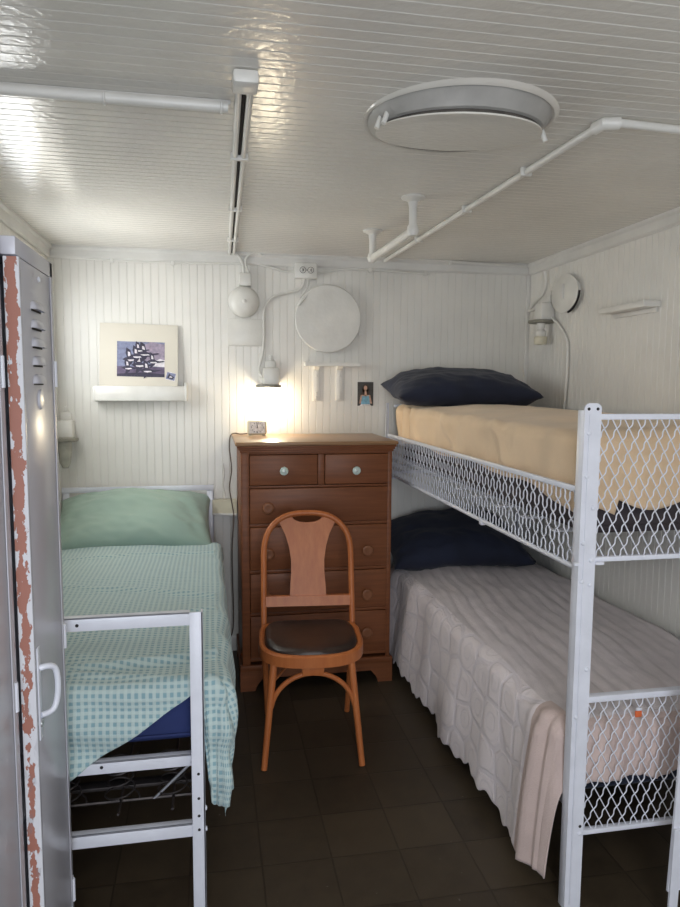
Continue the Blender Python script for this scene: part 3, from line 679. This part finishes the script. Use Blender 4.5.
# waffle blanket
def zt(fs, ft):
    x = fs
    return .728 + .008*N3(fs*3, ft*5, 1.3) + .012*math.sin(PI*min(1, fs*1.1)) + .05*max(0, .10-ft)*4*.4
def wl_side(ft): return .10+.23*min(1, max(0, (ft-.25)/.6))**1.2
def wl_end(fs):
    if fs > .93: k = max(0, min(1, (fs-.945)/.035)); return .03+.33*k*k*(3-2*k)
    return .03+min(.30, (.93-fs)*.55)
def wl_wr(s, tt, a, b):
    h = .006*N3(s*4, tt*6, 5)+.004*N3(s*9+tt*4, tt*14, 2)
    if tt > 1.0: h += .007*math.sin((tt*26+s*5)+2*N3(s*3, tt*2))*min(1, (tt-1.0)/.4)*.7
    if a > 0: h += min(1, a/.12)*(.007*math.sin(tt*19+1.0)+.008*N3(tt*7, a*3, 9)+.004) + .016*math.sin(min(1, a/.26)*PI)*max(0, min(1, (tt-1.3)/.25)) - .03*min(1, a/.26)*max(0, min(1, (tt-1.35)/.2))
    if a == 0:
        for c0_, k_, am, wd_ in ((1.62, -.22, .011, .022), (1.50, .18, .008, .018), (1.30, -.35, .007, .02), (.62, .30, .007, .02), (.25, -.1, .006, .015)):
            h += 1.7*am*math.exp(-((tt+b-c0_-k_*s+.03*N3(s*5, c0_))/wd_)**2)*(.5+.5*min(1, s/.5))
    if b > 0: h += .010*math.sin(b*46-s*7+2*N3(s*3, b*4))*min(1, b/.08)*.8 + .007*N3(s*6, b*8, 3)
    if a > 0 and b > 0: h += .006*math.sin(math.atan2(b, a)*6)
    return h
mb = MB(); drape(mb, .006, 1, -.785, 3.50, 1.868, zt, wl_side, wl_end, nx=(130, 40), ny=(170, 40), r=.035, flare_s=.0, flare_e=.03, wr=wl_wr, corner=.05)
b = mb.build('waffle_blanket', 'waffle_cloth', angle=80); solid(b, .005)
tag(b, 'blue-green checked waffle blanket spread over the left bed, one corner hanging', 'blanket')
pillow('bed_pillow', (-.40, 3.67, .842), .80, .49, .18, math.radians(1.5), math.radians(24), 'green_cloth', 'sage green pillow lying at the head of left bed', 2.3, sag=.03)
# cream box between bed and dresser
t = thing('cord_box', (.065, BY-.05, .86), 'cream box on wall between left bed headboard and dresser', 'box')
mb = MB(); mb.prism([(0, 0), (.135, 0), (.135, -.085), (0, -.05)], lambda a, b: (.0+a, BY-.004+b, .826), lambda a, b: (.0+a, BY-.004+b, .898)); mb.build('box_body', 'cream_plastic', t)
mb = MB(); mb.prism([(0, 0), (.138, 0), (.138, -.089), (0, -.053)], lambda a, b: (-.002+a, BY-.003+b, .815), lambda a, b: (-.002+a, BY-.003+b, .826)); mb.build('base_lip', 'fixture_paint', t)

# ---------------------------------------------------------------- dresser
DXL, DXR, DF, DB = .140, .905, 3.37, YB-.02
t = thing('chest_of_drawers', (.52, 3.63, 0), 'tall reddish-brown wooden chest of drawers against back wall behind chair', 'dresser')
mb = MB()
mb.box(DXL, DXL+.02, DF+.004, DB, .10, 1.225, .002); mb.box(DXR-.02, DXR, DF+.004, DB, .10, 1.225, .002)
mb.box(DXL+.02, DXR-.02, DB-.01, DB, .10, 1.225); mb.box(DXL+.02, DXR-.02, DF+.03, DB, .11, .125)
mb.build('carcass', 'dresser_wood', t)
mb = MB()
for x0, x1 in ((DXL, DXL+.040), (DXR-.022, DXR)): mb.box(x0, x1, DF-.002, DF+.03, .10, 1.225, .003)
for z0, z1 in ((1.203, 1.225), (1.035, 1.047), (.840, .856), (.603, .619), (.385, .400), (.148, .166)): mb.box(DXL+.03, DXR-.02, DF+.002, DF+.03, z0, z1, .002)
mb.box(.522, .556, DF, DF+.03, 1.047, 1.203, .003)
mb.build('face_frame', 'dresser_wood', t)
mb = MB(); mb.box(.112, .932, 3.348, YB-.004, 1.247, 1.266, .006, 3); mb.build('top_board', 'dresser_top_wood', t)
mb = MB()
for k, (o, z0, z1) in enumerate(((.006, 1.213, 1.225), (.013, 1.225, 1.236), (.019, 1.236, 1.247))): mb.box(DXL-o, DXR+o, DF-.003-o*.8, DB, z0, z1, .003)
mb.build('cornice_moulding', 'dresser_wood', t)
mb = MB()
def foot_poly(x0, x1): return [(x0, 0), (x0+.075, 0), (x0+.085, .03), (x0+.115, .065), (x1-.115, .065), (x1-.085, .03), (x1-.075, 0), (x1, 0), (x1, .105), (x0, .105)]
mb.prism(foot_poly(DXL-.012, DXR+.012), lambda a, b: (a, DF-.014, b), lambda a, b: (a, DF+.012, b))
mb.prism([(DF+.012, 0), (DF+.09, 0), (DF+.12, .06), (DB-.12, .06), (DB-.09, 0), (DB, 0), (DB, .105), (DF+.012, .105)], lambda a, b: (DXL-.012, a, b), lambda a, b: (DXL+.008, a, b))
mb.prism([(DF+.012, 0), (DF+.09, 0), (DF+.12, .06), (DB-.12, .06), (DB-.09, 0), (DB, 0), (DB, .105), (DF+.012, .105)], lambda a, b: (DXR-.008, a, b), lambda a, b: (DXR+.012, a, b))
mb.box(DXL-.012, DXR+.012, DF-.018, DF+.01, .105, .135, .004)
mb.build('plinth', 'dresser_wood', t)
def drawer(x0, x1, z0, z1, knobs, kind):
    mb = MB(); mb.box(x0, x1, DF-.004, DF+.018, z0, z1, .004, 2); mb.box(x0+.01, x1-.01, DF+.018, DB-.06, z0+.01, z1-.03)
    d = mb.build('drawer', 'dresser_wood', t)
    for x, z in knobs:
        mb = MB()
        if kind == 'p':
            mb.lathe([(.010, 0), (.010, .008), (.019, .012), (.0215, .018), (.019, .025), (.009, .029), (0, .029)], (x, DF-.004, z), '-y', 24); k = mb.build('knob', 'porcelain', d)
            mb = MB(); mb.lathe([(.005, .0285), (.004, .031), (0, .0315)], (x, DF-.004, z), '-y', 10); mb.build('knob_screw', 'screw_metal', k)
        else:
            mb.lathe([(.014, 0), (.014, .008), (.026, .011), (.030, .017), (.027, .023), (.022, .025), (.012, .023), (0, .023)], (x, DF-.004, z), '-y', 24); k = mb.build('knob', 'knob_wood', d)
        k['label'] = 'pale green porcelain knob' if kind == 'p' else 'round wooden knob'
drawer(.182, .520, 1.050, 1.201, [(.350, 1.122)], 'p')
drawer(.558, .884, 1.050, 1.201, [(.716, 1.119)], 'p')
for z0, z1, zk in ((.858, 1.033, .937), (.621, .838, .705), (.402, .601, .474), (.168, .383, .27)):
    drawer(.182, .884, z0, z1, [(.272, zk), (.779, zk)] if zk != .937 else [(.272, zk)], 'w')
# alarm clock
c0 = onY(247, 419, 3.80); c1 = onY(267, 434, 3.80); cw = c1.x-c0.x
t = thing('alarm_clock', ((c0.x+c1.x)/2, 3.80, 1.266), 'small cream square alarm clock on the dresser top under the lamp', 'clock')
cx = (c0.x+c1.x)/2; hz = .082; zc = 1.267+hz/2+.003; w2 = .053
mb = MB(); mb.box(cx-w2, cx+w2, 3.785, 3.835, 1.270, 1.270+hz, .014, 4); mb.build('case', 'cream_plastic', t)
for s in (-1, 1):
    mb = MB(); mb.box(cx+s*.038-.008, cx+s*.038+.008, 3.792, 3.83, 1.266, 1.2715); mb.build('foot', 'cream_plastic', t)
mb = MB(); mb.prism([(-.043, -.032), (.043, -.032), (.043, .032), (-.043, .032)], lambda a, b: (cx+a, 3.7852, zc+b), lambda a, b: (cx+a, 3.7835, zc+b)); face = mb.build('dial', 'photo_white', t)
mb = MB()
for h in range(12):
    a = h*PI/6; R = .026; x, z = cx+math.sin(a)*R*1.2, zc+math.cos(a)*R
    if h % 3: mb.box(x-.0015, x+.0015, 3.7825, 3.7834, z-.0025, z+.0025)
for a, ln, wd in ((0.0, .016, .003), (-.08, .022, .002)):
    mb.prism([(-wd, -.003), (wd, -.003), (wd*.5, ln), (-wd*.5, ln)], lambda p, q, a=a: (cx+p*math.cos(a)+q*math.sin(a), 3.7830, zc-p*math.sin(a)+q*math.cos(a)), lambda p, q, a=a: (cx+p*math.cos(a)+q*math.sin(a), 3.7822, zc-p*math.sin(a)+q*math.cos(a)))
mb.build('hands_and_marks', 'black_ink', face, smooth=False)
for txt, a in (('12', 0), ('3', PI/2), ('6', PI), ('9', -PI/2)):
    cuv = bpy.data.curves.new('numeral', 'FONT'); cuv.body = txt; cuv.size = .017; cuv.align_x = 'CENTER'; cuv.align_y = 'CENTER'; cuv.extrude = .0004
    tmp = bpy.data.objects.new('tmp', cuv); COL.objects.link(tmp); bpy.context.view_layer.update()
    me = bpy.data.meshes.new_from_object(tmp.evaluated_get(bpy.context.evaluated_depsgraph_get())); bpy.data.objects.remove(tmp)
    me.transform(Matrix.Translation((cx+math.sin(a)*.032, 3.783, zc+math.cos(a)*.0245)) @ Matrix.Rotation(PI/2, 4, 'X'))
    me.transform(Matrix.Translation(-t.location)); me.materials.clear(); me.materials.append(M['black_ink'])
    o = bpy.data.objects.new('numeral', me); COL.objects.link(o); o.parent = face
mb = MB(); mb.tube(smooth_path([(cx-.05, 3.835, 1.275), (cx-.09, 3.84, 1.272), (.125, 3.84, 1.276), (.103, 3.83, 1.262), (.096, 3.80, 1.20), (.106, 3.79, 1.08), (.094, 3.80, .98), (.108, 3.81, .88), (.116, 3.81, .80), (.105, 3.82, .60), (.11, 3.84, .2), (.09, 3.85, .1)], 6), .0035, 8); mb.build('cord', 'cord_brown', t)
cable('thin white cord on wall above the cream box beside the dresser', [(.06, BY-.008, 1.10), (.068, BY-.012, 1.04), (.062, BY-.012, .98), (.07, BY-.014, .93), (.072, BY-.03, .902)], .004, 'power_cable', 'cord_white')

# ---------------------------------------------------------------- chair
ch = thing('bentwood_chair', (.41, 2.845, 0), 'orange-brown bentwood chair with dark vinyl seat in front of dresser', 'chair')
ch.rotation_euler = (0, 0, math.radians(-5)); ch['local'] = 1
SZ = .472
def seat_outline(k=1.0, n=72, off=0.0, rear=None):
    P = []; rear = off if rear is None else rear
    for i in range(n):
        a = 2*PI*i/n; ca, sa = math.cos(a), math.sin(a)
        e = 2.0/(6.0 if sa > 0 else 2.7)
        x = math.copysign(abs(ca)**e, ca)*((.222 if sa < 0 else .222-.012*sa**2)+off); y = math.copysign(abs(sa)**e, sa)*((.225+off) if sa < 0 else (.195+rear))-.02
        P.append((x, y))
    return P
mb = MB(); O = seat_outline(); I = seat_outline(off=-.024); n = len(O); rings = []
for z, (k) in ((SZ-.048, O), (SZ-.006, O), (SZ, seat_outline(off=-.006)), (SZ, seat_outline(off=-.018)), (SZ-.006, I), (SZ-.048, I)): rings.append([mb.bm.verts.new((x, y, z)) for x, y in k])
for a in range(6):
    A, B = rings[a], rings[(a+1) % 6]
    for k in range(n): mb.bm.faces.new((A[k], A[(k+1) % n], B[(k+1) % n], B[k]))
mb.build('seat_frame', 'chair_wood', ch)
mb = MB(); rings = []
for z, off in ((SZ-.03, -.025), (SZ-.004, -.025), (SZ+.008, -.034), (SZ+.014, -.06), (SZ+.012, -.12)): rings.append([mb.bm.verts.new((x, y, z)) for x, y in seat_outline(off=off, rear=off+.024)])
for A, B in zip(rings, rings[1:]):
    for k in range(n): mb.bm.faces.new((A[k], A[(k+1) % n], B[(k+1) % n], B[k]))
mb.bm.faces.new(rings[0]); mb.bm.faces.new(rings[-1]); mb.build('seat_pad', 'vinyl', ch)
def back_y(z): return .165+(z-.45)*.27
hoop = []
HW = .202; zt0 = .765; ztop_ = .950
for z in (.425, .50, .58, .66): hoop.append((-HW-.0*z, back_y(z), z))
for i in range(25):
    a = PI-PI*i/24; z = zt0+math.copysign(abs(math.sin(a))**.85, 1)*(ztop_-zt0); x = math.copysign(abs(math.cos(a))**.80, math.cos(a))*HW
    hoop.append((x, back_y(z), z))
for z in (.66, .58, .50, .425): hoop.append((HW, back_y(z), z))
mb = MB(); mb.tube(hoop, .0135, 12); mb.build('back_hoop', 'chair_wood', ch)
mb = MB(); mb.prism([(-HW, -.022), (HW, -.022), (HW, .022), (-HW, .022)], lambda a, b: (a, back_y(.562+b)-.010, .562+b), lambda a, b: (a, back_y(.562+b)+.010, .562+b)); mb.build('cross_rail', 'chair_wood', ch)
left = [(-.083, .580), (-.082, .62), (-.077, .68), (-.077, .74), (-.086, .80), (-.103, .855), (-.125, .898), (-.136, .922), (-.120, .940), (-.088, .948)]
notch = [(-.078, .938), (-.060, .920), (-.035, .910), (0, .907), (.035, .910), (.060, .920), (.078, .938)]
sp = left+notch+[(-x, z) for x, z in left[::-1]]
mb = MB(); mb.prism(sp, lambda a, b: (a, back_y(b)-.005, b), lambda a, b: (a, back_y(b)+.006, b)); mb.build('splat', 'chair_wood', ch, angle=30)
for s in (-1, 1):
    mb = MB(); mb.tube([(s*.157, -.175, SZ-.04), (s*.178, -.205, .22), (s*.199, -.238, .004)], lambda f: .0155-.003*f, 12); mb.build('front_leg', 'chair_wood', ch)
    mb = MB(); mb.tube([(s*.198, .150, SZ-.01), (s*.198, .170, .30), (s*.188, .235, .004)], lambda f: .0145-.002*f, 12); mb.build('rear_leg', 'chair_wood', ch)
mb = MB()
P = [(-.183, -.207, .215)] + [(math.cos(PI-PI*i/20)*.170, -.198, .225+math.sin(PI*i/20)*.160) for i in range(1, 20)] + [(.183, -.207, .215)]
mb.tube(P, .0105, 10); mb.build('arched_brace', 'chair_wood', ch)
mb = MB(); mb.box(-.045, .045, -.212, -.185, .378, .424, .004); mb.build('brace_block', 'chair_wood', ch)
for y, x in ((.02, .18), ): 
    mb = MB(); mb.tube([(-.19, .185, .30), (-.12, .15, .325), (.12, .15, .325), (.19, .185, .30)], .007, 8); mb.build('rear_stretcher', 'chair_wood', ch)
    mb = MB(); mb.tube([(-.175, -.18, .33), (-.1, .0, .335), (.1, .15, .325)], .006, 8); mb.build('cross_stretcher', 'chair_wood', ch)

# ---------------------------------------------------------------- bunk bed
t = thing('bunk_bed', (1.45, 2.85, 0), 'white metal bunk bed with diamond wire mesh guards along right wall', 'bunk bed')
PY = 1.735; zp = lambda x, y: onY(x, y, PY).z; SX = 1.020; PX0, PX1 = 1.010, 1.061
def bolt(p, par, axis='-y', r=.007):
    mb = MB(); mb.lathe([(r, 0), (r*.9, .003), (r*.4, .005), (0, .0052)], p, axis, 12); mb.build('bolt', 'bed_paint', par)
for (x0, x1, sd, z1) in ((PX0, PX1, -1, 1.503), (1.80, 1.865, 1, 1.503)):
    mb = MB(); r = .016
    poly = [(x0, 0), (x1, 0), (x1, z1-r)] + [(x1-r+math.cos(a*PI/12)*r, z1-r+math.sin(a*PI/12)*r) for a in range(1, 6)] + [(x1-r, z1), (x0+r, z1)] + [(x0+r-math.sin(a*PI/12)*r, z1-r+math.cos(a*PI/12)*r) for a in range(1, 6)] + [(x0, z1-r)]
    mb.prism(poly, lambda a, b: (a, PY-.006, b), lambda a, b: (a, PY, b))
    xs = x0 if sd < 0 else x1-.006
    mb.box(xs, xs+.006, PY, PY+.03, 0, z1-.02, .001); mb.box((x0+x1)/2-.012, (x0+x1)/2-.007, PY-.009, PY-.006, .02, z1-.03, .001)
    lg = mb.build('foot_post', 'bed_paint', t)
    if sd < 0:
        for z, dx in ((1.42, .015), (1.21, .038), (1.11, .012), (1.06, .038), (1.0, .012), (.99, .038), (.60, .012), (.24, .04), (1.30, .014), (.74, .04)): bolt((x0+dx, PY-.006, z), lg)
        for dx in (.012, .039):
            mb = MB(); mb.lathe([(.0045, 0), (.0045, .001), (0, .001)], (x0+dx, PY-.006, 1.487), '-y', 10); mb.build('bolt_hole', 'dark_gap', lg)
        mb = MB(); mb.lathe([(.0045, 0), (.0045, .001), (0, .001)], (x0+.040, PY-.006, .262), '-y', 10); mb.build('bolt_hole', 'dark_gap', lg)
for x0, x1 in ((1.004, 1.018), (1.835, 1.849)):
    mb = MB(); mb.box(x0, x1, YB-.045, YB-.04, 0, 1.445, .001); mb.box(x0, x0+.005, YB-.045, YB-.02, 0, 1.445, .001); mb.build('head_post', 'bed_paint', t)
# diamond mesh: straight wires one way, crimped wires the other
def mesh_panel(O, U, V, w, h, cw=.0382, chh=.068, r=.0020, out=None, both=False, amp=.0032):
    O, U, V = Vector(O), Vector(U), Vector(V); out = Vector(out); mb = MB(); sl = chh/cw
    def seg(u0, d, wavy):
        # line: u = u0 + d*v/sl clipped to panel
        pts = []; K = max(2, int(h/(chh/20)))
        for i in range(K+1):
            v = h*i/K; u = u0+d*v/sl
            if wavy: u += d*amp*math.sin(v/(chh/2)*2*PI)
            if -.0001 <= u <= w+.0001: pts.append(O+U*u+V*v+out*(.0016*(1 if wavy else -1)))
        if len(pts) > 1: mb.tube(pts, r, 5)
    n0 = int(h/sl/cw)+2
    for k in range(-n0, int(w/cw)+n0+1):
        seg(k*cw, 1, True); seg(k*cw, -1, both)
    return mb.build('wire_mesh', 'bed_paint', t, angle=80)
def tube_rail(a, b, r=.010, nm='rail', flat=1.0):
    mb = MB(); mb.tube([a, b], r, 10, flat=flat); return mb.build(nm, 'bed_paint', t)
def flat_rail(x0, x1, y0, y1, z0, z1, nm='rail'):
    mb = MB(); mb.box(x0, x1, y0, y1, z0, z1, .002); return mb.build(nm, 'bed_paint', t)
ZT, ZB_, ZT2, ZB2 = zp(600, 414), zp(598, 562), zp(591, 697), zp(584, 835)
for z, th, dp in ((ZT, .016, .022), (ZB_+.014, .014, .018), (ZT2, .018, .024), (ZB2+.014, .014, .018)): flat_rail(PX1, 1.80, PY-.001, PY+dp, z-th, z)
mesh_panel((PX1, PY+.008, ZB_+.006), (1, 0, 0), (0, 0, 1), 1.80-PX1, ZT-ZB_-.016, out=(0, -1, 0))
mesh_panel((PX1, PY+.008, ZB2+.006), (1, 0, 0), (0, 0, 1), 1.80-PX1, ZT2-ZB2-.018, out=(0, -1, 0))
flat_rail(SX-.007, SX+.007, PY+.006, YB-.045, 1.250, 1.266, 'side_rail'); tube_rail((SX, PY+.01, 1.032), (SX, YB-.045, 1.032), .008, 'side_rail')
mesh_panel((SX, PY+.03, 1.036), (0, 1, 0), (0, 0, 1), YB-.075-PY-.0, .216, .054, .088, .0024, (-1, 0, 0), True, .006)
tube_rail((1.85, PY+.01, 1.030), (1.85, YB-.045, 1.030), .008, 'side_rail'); flat_rail(1.843, 1.857, PY+.006, YB-.045, 1.252, 1.268, 'side_rail')
flat_rail(1.05, 1.82, YB-.048, YB-.036, 1.42, 1.436, 'head_rail'); flat_rail(1.05, 1.82, YB-.048, YB-.036, 1.03, 1.045, 'head_rail'); flat_rail(1.05, 1.82, YB-.048, YB-.036, .58, .596, 'head_rail')
mesh_panel((1.05, YB-.042, .18), (1, 0, 0), (0, 0, 1), .77, .41, out=(0, -1, 0))
for a, b, z in ((1.05, 1.07, .30), (1.83, 1.85, .30)): flat_rail(a, b, PY+.03, YB-.045, z-.035, z, 'side_rail')
for z in (1.09, .285):
    for j in range(9):
        y = 1.96+.22*j; flat_rail(1.06, 1.84, y, y+.04, z, z+.006, 'slat')
for y, z in ((2.45, 1.030), (3.75, 1.030)):
    mb = MB(); mb.box(SX-.01, SX+.01, y-.012, y+.012, z-.014, z+.010, .003); mb.build('clamp', 'bed_paint', t)
mb = MB(); mb.box(PX0-.015, PX0, PY-.012, PY+.0, ZB_-.006, ZB_+.002, .001); mb.box(PX1, PX1+.025, PY-.012, PY, ZB_-.006, ZB_+.002, .001); mb.build('bracket_pin', 'bed_paint', t)
mattress('dark mattress under peach blanket on the upper bunk', 1.10, 1.825, 1.86, YB-.06, 1.10, 1.385, 'dark_ticking')
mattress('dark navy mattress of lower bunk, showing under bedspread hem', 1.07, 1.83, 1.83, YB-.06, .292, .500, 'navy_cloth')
# upper blanket (peach)
def z_up(fs, ft): return 1.412+.014*(1-ft)+.020*math.sin(PI*min(1, fs))*1.0+.006*N3(fs*4, ft*6, 8)+.012*max(0, 1-ft/.08)
def up_wr(s, tt, a, b):
    h = .006*N3(s*5, tt*5, 4)+.004*N3(s*11, tt*10, 7)
    if a > 0: h += .010*math.sin(tt*16+a*18+2*N3(tt*2, a*3))*min(1, a/.06)*.7 + (.022*math.exp(-((tt-.17)/.035)**2) - .020*math.exp(-((tt-.10)/.03)**2) - .016*math.exp(-((tt-.235)/.022)**2) + .014*math.exp(-((tt-.30-a*.5)/.03)**2) + .012*math.exp(-((tt-.75-a*1.2)/.05)**2) + .012*math.exp(-((tt-1.35-a*.9)/.05)**2))*min(1, a/.03)
    if b > 0: h += .010*N3(s*6, b*6, 1)
    return h
mb = MB(); drape(mb, 1.094, -1, 1.822, 3.82, 1.845, z_up, lambda ft: .215+.006*math.sin(ft*20)+.05*max(0, ft-.8)*5, lambda fs: .225+.045*math.sin((fs-.55)*9)*(.6+.4*fs)+(.05 if fs > .9 else 0), nx=(60, 26), ny=(140, 26), r=.045, flare_s=-.06, flare_e=.02, wr=up_wr, corner=.05)
b = mb.build('peach_blanket', 'peach_cloth', angle=80); solid(b, .004)
tag(b, 'peach coloured blanket tucked over the upper bunk mattress', 'blanket')
pillow('bed_pillow', (1.36, 3.65, 1.540), .80, .48, .19, math.radians(-2), math.radians(8), 'navy_cloth', 'navy blue pillow on the upper bunk at head end', 7.7, sag=.02)
# lower bunk bedspread
def z_low(fs, ft): return .520+.022*N3(fs*2.2, ft*4, 4)+.02*math.sin(PI*min(1, fs*.9))+ .02*ft - .02*max(0, .12-ft)*0
def lo_side(ft): return .50+.010*math.sin(ft*60)+.008*math.sin(ft*140)+.008*math.sin(ft*23)
def lo_end(fs): return .27*max(0, 1-fs/.07)+.215+.016*abs(math.sin(fs*17))+.05*(.5-fs)
def lo_wr(s, tt, a, b):
    h = .010*N3(s*3, tt*3, 2)+.007*N3(s*10+tt*5, tt*4, 6)
    h += (.0034+.003*N3(s*6, tt*3, 11))*math.sin(s*95-tt*9+5*N3(s*2.2, tt*1.7, 3))+.0022*math.sin(s*210-tt*22+6*N3(s*4, tt*3, 5))*(.35+.65*min(1, s/.35))*min(1, s/.08)
    if a > 0:
        h += min(1, a/.15)*(.006*math.sin(tt*17+a*3)+.016*N3(tt*4, a*2, 3))
        h += max(0, min(1, (tt-1.76)/.14))*.018*math.sin(tt*75)*min(1, a/.08)
        h += .008*math.exp(-((tt-.05)/.08)**2)*min(1, a/.1)
    if b > 0: h += .010*math.sin(s*38)*min(1, b/.05)+.006*N3(s*8, b*8, 3)
    return h
def lo_mat(s, tt, a, b):
    if b > .02: return 1
    if a > 0 and (tt > 1.80 or tt < .10): return 1
    return 0 if a > .01 else 2
mb = MB(); drape(mb, 1.055, -1, 1.838, 3.74, 1.822, z_low, lo_side, lo_end, nx=(70, 60), ny=(170, 30), r=.05, flare_s=.09, flare_e=.03, wr=lo_wr, corner=.02, mat=lo_mat)
b = mb.build('chenille_bedspread', ['chenille_cloth', 'pink_cloth', 'lilac_cloth'], angle=80); solid(b, .005)
tag(b, 'lilac-grey chenille bedspread with pink border draped to the floor over lower bunk', 'bedspread')
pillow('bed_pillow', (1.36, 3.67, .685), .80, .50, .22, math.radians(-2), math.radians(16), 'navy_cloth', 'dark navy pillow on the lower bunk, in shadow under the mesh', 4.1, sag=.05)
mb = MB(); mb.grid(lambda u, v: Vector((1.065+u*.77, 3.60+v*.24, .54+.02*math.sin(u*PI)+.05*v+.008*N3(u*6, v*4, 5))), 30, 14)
b = mb.build('navy_sheet', 'navy_cloth', angle=80); solid(b, .01); tag(b, 'dark navy folded sheet beneath the lower bunk pillow', 'sheet')
# orange tag caught in lower mesh
t = thing('mesh_tag', (1.29, PY-.004, .545), 'small orange tag with white cap stuck in the lower wire mesh', 'tag')
pz = onY(639, 714, PY-.006)
mb = MB(); mb.box(pz.x-.011, pz.x+.011, PY-.006, PY+.0, pz.z-.011, pz.z+.009, .003); mb.build('tag_body', 'orange_plastic', t)
mb = MB(); mb.box(pz.x-.008, pz.x+.010, PY-.006, PY+.0, pz.z+.009, pz.z+.018, .002); mb.build('cap', 'bed_paint', t)
# white upright at the right edge, in front of the bunk end
t = thing('metal_upright', (1.29, 1.60, 0), 'white metal upright at lower right picture edge, before the bunk end', 'post')
mb = MB(); mb.prism([(1.250, .13), (1.33, .13), (1.36, .95), (1.280, .95)], lambda a, b: (a, 1.597, b), lambda a, b: (a, 1.604, b)); mb.build('stile', 'bed_paint', t)
mb = MB(); mb.prism([(1.249, 0), (1.276, 0), (1.284, .32), (1.256, .32)], lambda a, b: (a, 1.590, b), lambda a, b: (a, 1.5965, b)); mb.build('leg', 'bed_paint', t)

# ---------------------------------------------------------------- camera, lights, world
cam = bpy.data.cameras.new('camera'); co = bpy.data.objects.new('camera', cam); COL.objects.link(co)
cam.sensor_fit = 'AUTO'; cam.sensor_width = 36; cam.lens = FPX/907*36; cam.clip_start = .02
co.matrix_world = Matrix(((cr.x, cu.x, -cf.x, EYE.x), (cr.y, cu.y, -cf.y, EYE.y), (cr.z, cu.z, -cf.z, EYE.z), (0, 0, 0, 1)))
scn.camera = co
def area(name, loc, target, sx, sy, energy, c):
    l = bpy.data.lights.new(name, 'AREA'); l.shape = 'RECTANGLE'; l.size = sx; l.size_y = sy; l.energy = energy; l.color = c
    o = bpy.data.objects.new(name, l); COL.objects.link(o); o.location = loc
    o.rotation_euler = (Vector(target)-Vector(loc)).to_track_quat('-Z', 'Y').to_euler(); return o
def point(name, loc, energy, c, r):
    l = bpy.data.lights.new(name, 'POINT'); l.energy = energy; l.color = c; l.shadow_soft_size = r; l.specular_factor = .55
    o = bpy.data.objects.new(name, l); COL.objects.link(o); o.location = loc; return o
area('doorway_daylight', (.05, YF+.03, 1.25), (.3, 2.5, 1.15), .95, 1.6, 36, (.84, .90, 1.0))
area('window_daylight', (XL+.03, (WY0+WY1)/2, (WZ0+WZ1)/2), (1.0, 2.9, .9), .5, .7, 4.2, (1, .97, .88))
area('fill_light', (.3, -.35, 2.2), (.4, .6, 0), .9, .5, 14, (1, .94, .86))  # added fill light above and behind the camera, no fixture there
point('lamp_light', (.318, YB-.07, 1.46), 5.0, (1, .86, .62), .03)
wd = bpy.data.worlds.new('world'); scn.world = wd; wd.use_nodes = True
wd.node_tree.nodes['Background'].inputs[0].default_value = (.75, .85, 1, 1); wd.node_tree.nodes['Background'].inputs[1].default_value = .8
scn.view_settings.view_transform = 'Standard'; scn.view_settings.look = 'None'; scn.view_settings.exposure = 0
